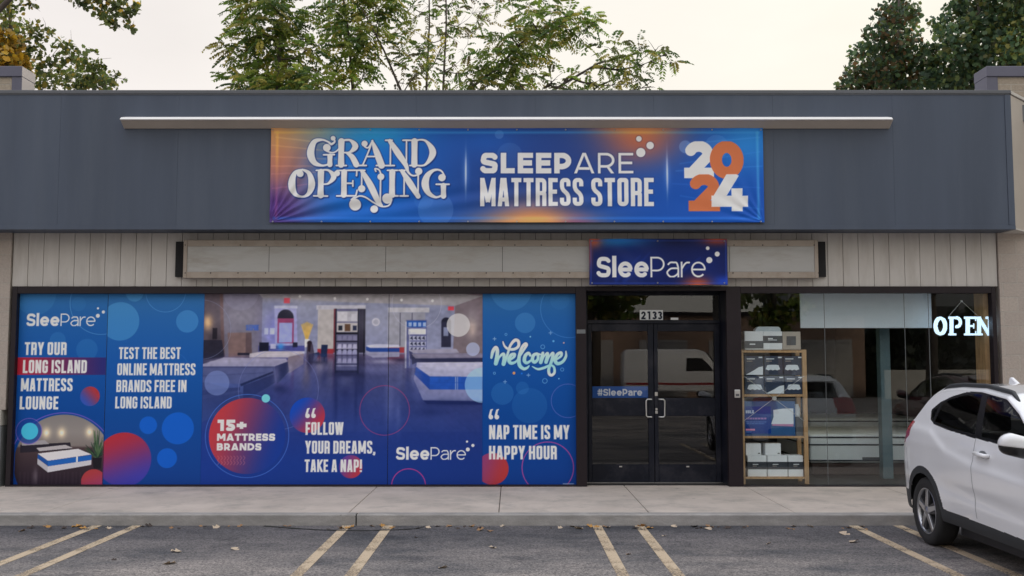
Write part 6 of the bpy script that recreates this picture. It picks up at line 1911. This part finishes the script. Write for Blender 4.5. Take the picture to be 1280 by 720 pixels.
tree('feather_tree', sp[0], sp, [(668, 94, 12), (690, 102, 12), (710, 98, 11), (732, 92, 12), (744, 104, 10), (766, 62, 14), (784, 70, 15), (800, 62, 13), (818, 62, 12), (833, 68, 7), (782, 92, 14), (798, 100, 13), (760, 82, 9), (814, 108, 7), (752, 84, 7), (705, 110, 12), (770, 106, 11), (800, 82, 10), (650, 106, 12), (840, 78, 4)],
     24, .7, 56, .42, 'frond', GREEN_A + [(.10, .11, .03)], 'low feathery tree whose right limb droops over the roof above the number 2024', 'feathery trees behind the shop', limb=.035, trunk_r=.055)
# maple on the left, partly yellow
sp = ground_tree(20, 22, -60, -20)
tree('maple_tree', sp[0], sp, [(5, 8, 22), (16, 36, 22), (46, 40, 14), (60, 38, 8), (40, 60, 16), (76, 56, 13), (90, 70, 18), (60, 80, 18), (108, 77, 14), (116, 95, 17), (86, 96, 20), (132, 96, 11), (143, 94, 7), (116, 64, 5), (155, 99, 4), (124, 82, 9), (30, 90, 20), (60, 104, 18), (100, 106, 18), (40, 4, 8), (2, -20, 26), (-30, 20, 30), (-30, 70, 34), (-60, 50, 34), (-20, 105, 28), (20, 58, 14), (108, 106, 12), (138, 104, 9), (126, 104, 10)],
     22, .9, 230, .10, 'lobed', [(.14, .19, .05), (.19, .24, .055), (.10, .14, .045), (.27, .26, .06), (.40, .30, .05)], 'green maple with yellowing leaves behind the left end of the roof', 'maples behind the shop', p=[.27, .27, .2, .18, .08])
sp = ground_tree(2, 20.5, 20, -6)
tree('maple_tree', sp[0], sp, [(8, 62, 15), (22, 74, 13), (4, 78, 16), (16, 50, 9), (28, 84, 9), (-12, 66, 20), (12, 90, 12), (-25, 84, 20), (3, 40, 7)],
     20.5, .5, 260, .115, 'lobed', YEL + [(.30, .22, .04), (.10, .10, .03)], 'bright yellow autumn maple at the far left edge', 'maples behind the shop', p=[.3, .3, .2, .1, .1], kr=1.5)
P0_ = at(70, -60, 19)
sp = [Vector((-11.5, 19, 0)), Vector((-11.2, 19, 5)), Vector((-10.6, 19, 8)), P0_, at(120, -8, 19), at(150, 10, 19)]
tree('maple_tree', sp[0], sp, [(102, 3, 9), (128, 8, 14), (150, 6, 14), (136, 24, 12), (164, 12, 10), (143, 30, 6), (166, 34, 6), (112, -10, 14), (150, -14, 18), (170, 4, 7), (88, -14, 16), (130, -30, 22), (158, 24, 7), (60, -40, 24)],
     19, .4, 230, .11, 'lobed', [(.085, .120, .034), (.12, .150, .038), (.065, .09, .030), (.20, .18, .04), (.50, .32, .03)], 'overhanging maple branch with a yellow spray entering at the top left', 'maples behind the shop', droop=True, p=[.3, .3, .22, .1, .08])
# dark maples on the right
DK = [(.075, .135, .066), (.10, .165, .070), (.055, .10, .058), (.15, .20, .058)]
sp = ground_tree(1118, 24, -20, 6)
tree('maple_tree', sp[0], sp, [(1062, 106, 12), (1068, 90, 13), (1082, 100, 18), (1077, 62, 11), (1090, 72, 18), (1100, 42, 18), (1112, 22, 17), (1126, 10, 18), (1140, 16, 11), (1130, 38, 17), (1116, 60, 20), (1138, 60, 17), (1100, 86, 20), (1130, 86, 20), (1148, 100, 18), (1120, 104, 18), (1052, 108, 7), (1068, 72, 6), (1096, 104, 16), (1124, -8, 12)],
     24, .9, 300, .115, 'lobed', DK + [(.17, .12, .05), (.20, .115, .05)], 'dark maple turning rusty brown behind the right part of the roof', 'maples behind the shop', p=[.22, .23, .15, .19, .13, .08], kr=1.3)
sp = ground_tree(1215, 23, -40, 10)
tree('maple_tree', sp[0], sp, [(1178, 32, 15), (1200, 15, 18), (1190, 52, 20), (1216, 40, 22), (1164, 80, 20), (1190, 82, 22), (1222, 70, 22), (1242, 32, 20), (1250, 8, 18), (1245, 60, 20), (1212, 100, 22), (1170, 102, 18), (1236, 90, 20), (1226, 16, 16), (1194, 104, 18), (1205, -8, 16), (1160, 62, 9), (1240, -14, 20)],
     23, .9, 300, .115, 'lobed', DK + [(.13, .135, .04)], 'dark green maple standing between the rusty one and the right parapet', 'maples behind the shop', p=[.24, .26, .2, .18, .12], kr=1.35)
sp = ground_tree(1290, 22, -50, 6)
tree('maple_tree', sp[0], sp, [(1266, 22, 18), (1272, 56, 20), (1276, 82, 18), (1290, 30, 24), (1300, 70, 24), (1262, 88, 14), (1276, -10, 24), (1310, 0, 30), (1258, 44, 12), (1300, 110, 24)],
     22, .8, 310, .115, 'lobed', DK + [(.19, .185, .045)], 'green maple with lighter yellow green sprays at the far right edge', 'maples behind the shop', p=[.2, .2, .16, .24, .2], kr=1.35)

# ------------------------------------------------------------------ fallen leaves along the kerb and on the lot
def leaf_thing(c, size, m, label, group):
    pts = [(0, -.5, .0), (.28, -.22, .10), (.5, .05, .22), (.22, .12, .08), (.28, .42, .16), (0, .55, .02), (-.28, .40, .2), (-.2, .12, .06), (-.5, 0, .14), (-.26, -.24, .12)]
    me_v = [(x * size, y * size, z * size * .9 + .004) for x, y, z in pts] + [(0, 0, .02 * size + .004)]
    mb = MB(); mb.add(me_v, [(i, (i + 1) % 10, 10) for i in range(10)])
    o = mb.build('fallen_leaf', m, origin=(0, 0, 0)); o.location = c
    return tag(o, label, 'fallen leaf', group)


lm = [mat('leaf_brown', (.28, .16, .08), .8, vary=.2, scale=20), mat('leaf_tan', (.50, .40, .30), .8, vary=.2, scale=20), mat('leaf_dark', (.055, .04, .035), .85, vary=.2, scale=20), mat('leaf_orange', (.42, .22, .06), .8, vary=.2, scale=20)]
proto = {}
kind_of = [('small brown fallen leaf on the asphalt along the kerb', 'brown fallen leaves by the kerb'), ('pale tan fallen leaf lying on the asphalt of the lot', 'pale fallen leaves on the lot'), ('dark wet fallen leaf in the gutter below the kerb', 'dark fallen leaves in the gutter'), ('orange fallen leaf in the gutter below the kerb', 'orange fallen leaves in the gutter')]
spots = []
for px, k, s_ in ((38, 2, .10), (60, 3, .08), (80, 2, .07), (97, 3, .12), (104, 3, .09), (136, 1, .08), (187, 2, .10), (270, 1, .10), (300, 0, .08), (214, 0, .06), (426, 3, .10), (433, 3, .08), (440, 3, .07), (478, 3, .09), (490, 3, .08), (535, 1, .07), (562, 0, .08), (590, 0, .09), (600, 0, .07), (628, 1, .07), (700, 1, .07), (716, 1, .09), (738, 3, .09), (745, 3, .08), (760, 1, .08), (795, 2, .10), (803, 3, .11), (812, 3, .09), (842, 1, .08), (868, 2, .10), (887, 0, .09), (910, 2, .10), (930, 2, .06), (985, 0, .07), (992, 1, .08), (1014, 1, .09), (1060, 3, .08), (1078, 0, .07)):
    spots.append((px, RNG.uniform(657.5, 661.5), k, s_))
for px in [RNG.uniform(0, 1130) for _ in range(34)]: spots.append((px, RNG.uniform(656.5, 662), RNG.choice((0, 2, 2, 0, 3)), RNG.uniform(.03, .06)))
for px, py, k, s_ in ((221, 690, 1, .11), (211, 705, 1, .12), (293, 687, 1, .10), (553, 710, 1, .10), (600, 663, 0, .10), (612, 664, 0, .09), (616, 685, 1, .09), (724, 661, 1, .12), (885, 661.5, 1, .10), (960, 680, 1, .07), (1055, 668, 1, .12), (1067, 678, 1, .13), (786, 693, 0, .06), (465, 642, 0, .07), (362, 652, 0, .05), (27, 664, 0, .09), (885, 655, 0, .06), (142, 700, 2, .05), (520, 672, 0, .05), (830, 670, 1, .06)):
    spots.append((px, py, k, s_))
for i, (px, py, k, s_) in enumerate(spots):
    u = (360 - py) / F; dy, dz = CT - u * ST, ST + u * CT
    Y = -ZC / (dz / dy)
    on = .002
    if Y > YC - .03: Y = YC - .05
    c = Vector(((px - 640) / F * (Y / dy), Y, on))
    if k not in proto:
        proto[k] = leaf_thing(c, 1.0, lm[k], *kind_of[k]); o = proto[k]
    else:
        o = proto[k].copy(); COL.objects.link(o); o.location = c
    o.scale = (s_, s_, s_); o.rotation_euler = (RNG.uniform(-.35, .35), RNG.uniform(-.35, .35), RNG.uniform(0, 6.28))

# ------------------------------------------------------------------ across the street: seen only as reflections in the glass
BR = mat('brown_stucco', (.34, .23, .175), .9, vary=.15, scale=1.5, bump=.2)
opp = empty('workshop', (12, -26, 0), 'long low brown workshop with roller doors across the street', 'building')
mb = MB(); mb.box((-1, -34, 0), (18.9, -26, 4.4)); mb.build('wall', BR, opp)
mb = MB(); mb.box((-1.2, -34.2, 4.402), (19.1, -25.8, 4.6)); mb.build('roof', M['frame'], opp)
rs_ = mat('roller_steel', (.42, .40, .39), .5, vary=.1)
for i, x in enumerate((2.0, 6.6, 11.0, 15.0)):
    mb = MB()
    for j in range(18): mb.box((x, -25.97, .05 + j * .17), (x + 3.2, -25.93 + .02 * (j % 2), .05 + j * .17 + .165))
    mb.build('roller_door', rs_, opp)
opp2 = empty('flat_block', (30, -52, 0), 'pale two storey block behind the hedge across the street', 'building')
mb = MB(); mb.box((22, -60, 0), (44, -52, 7.6)); mb.build('wall', M['grey'], opp2)
for i in range(6):
    for j in range(2):
        mb = MB(); mb.box((23.5 + i * 3.4, -51.97, 1.6 + j * 3.2), (25.3 + i * 3.4, -51.9, 3.2 + j * 3.2)); mb.build('window', M['trim'], opp2)
mb = MB(); mb.box((19.2, -24.1, 0), (60, -24, 1.5)); tag(mb.build('white_fence', M['pale']), 'plain pale board fence across the street', 'fence')
HG = [(.018, .030, .014), (.026, .040, .018), (.014, .022, .012)]
for i in range(9):
    x = 20.6 + i * 2.4; y = -27 - RNG.uniform(0, 2.5)
    h = RNG.uniform(3.4, 5.2) if i < 5 else RNG.uniform(5, 8)
    o = empty('hedge_tree', (x, y, 0), 'dark evergreen tree in the row behind the pale fence', 'tree', 'evergreens across the street')
    cs = [Vector((x + RNG.gauss(0, .45), y + RNG.gauss(0, .3), h * f)) for f in np.linspace(.15, 1, 9)]
    v, f, c = leaf_cloud(cs, [1.5 * (1.15 - .75 * q / 8) for q in range(9)], 60, .42, 'lobed', HG)
    np_mesh('crown', v, f, M['leaf'], o, ORG[o.name], c)
    mb = MB(); mb.tube([(x, y, 0), (x, y, h * .9)], [.14, .04], 7); mb.build('trunk', M['bark'], o)
for (x, y, h, r) in ((-3.5, -14, 9, 2.4), (3.2, -13, 8.5, 2.2), (12.4, -20, 8.5, 1.5), (20, -20, 11, 3.0), (-10, -18, 10, 3)):
    o = empty('street_tree', (x, y, 0), 'broad tree along the far side of the street, seen in the glass', 'tree', 'street trees across the road')
    cs = [Vector((x + RNG.gauss(0, r * .5), y + RNG.gauss(0, r * .4), h * .72 + RNG.gauss(0, h * .13))) for _ in range(20)]
    v, f, c = leaf_cloud(cs, [r * .5] * 20, 75, .24, 'lobed', GREEN_A)
    np_mesh('crown', v, f, M['leaf'], o, ORG[o.name], c)
    mb = MB(); mb.tube([(x, y, 0), (x + .1, y, h * .35), (x, y, h * .75)], [.24, .19, .07], 9)
    for cc in cs[:10]: mb.tube([(x, y, h * .42), tuple((Vector((x, y, h * .5)) + cc) / 2), tuple(cc)], [.08, .05, .02], 5)
    mb.build('trunk', M['bark'], o, smooth='all')

# the white van passing on the street and a dark red car on the lot
van = empty('delivery_van', (8.2, -22.5, 0), 'long white high roof delivery van on the street, seen in the door glass', 'van')
vx, vy = 8.2, -22.5
side_ = [(-2.9, .45), (-2.95, 1.0), (-2.9, 2.35), (-2.75, 2.52), (1.3, 2.55), (1.75, 2.4), (2.35, 1.55), (2.95, 1.25), (3.05, .9), (3.0, .45)]
mb = MB(); mb.prism([(vx + x, z) for x, z in side_], 'y', vy - .98, vy + .98); mb.build('body', M['paint'], van, bevel=.09, seg=3, smooth=True)
for sy in (-1, 1):
    mb = MB(); mb.prism([(vx + x, z) for x, z in [(.75, 1.45), (.75, 2.1), (1.55, 2.1), (2.15, 1.45)]], 'y', vy + sy * .97, vy + sy * .99); mb.build('side_window', M['trim'], van)
    mb = MB(); mb.box((vx - 2.8, vy + sy * .975, .78), (vx + 2.8, vy + sy * .992, .88)); mb.build('rub_strip', M['redlens'], van)
    for wx in (-1.85, 1.95):
        wh = empty('wheel', (vx + wx, vy + sy * .9, .35), parent=van)
        mb = MB(); mb.lathe([(.2, -.2), (.34, -.2), (.35, -.02), (.3, .06), (.2, .06)], (vx + wx, vy + sy * .9, .35), (0, sy, 0), 32); mb.build('tyre', M['rubber'], wh, smooth=True)
        mb = MB(); mb.lathe([(0, .05), (.2, .055), (.21, -.1)], (vx + wx, vy + sy * .9, .35), (0, sy, 0), 24); mb.build('rim', M['alloy'], wh, smooth=True)
mb = MB(); mb.prism([(vx + 1.79, 2.36), (vx + 2.36, 1.58), (vx + 2.42, 1.62), (vx + 1.84, 2.40)], 'y', vy - .85, vy + .85); mb.build('windscreen', M['trim'], van)
make_car((9.4, 9.2, 0), M['paint_red'], 'dark red car parked beyond the white one, seen only in the glass')
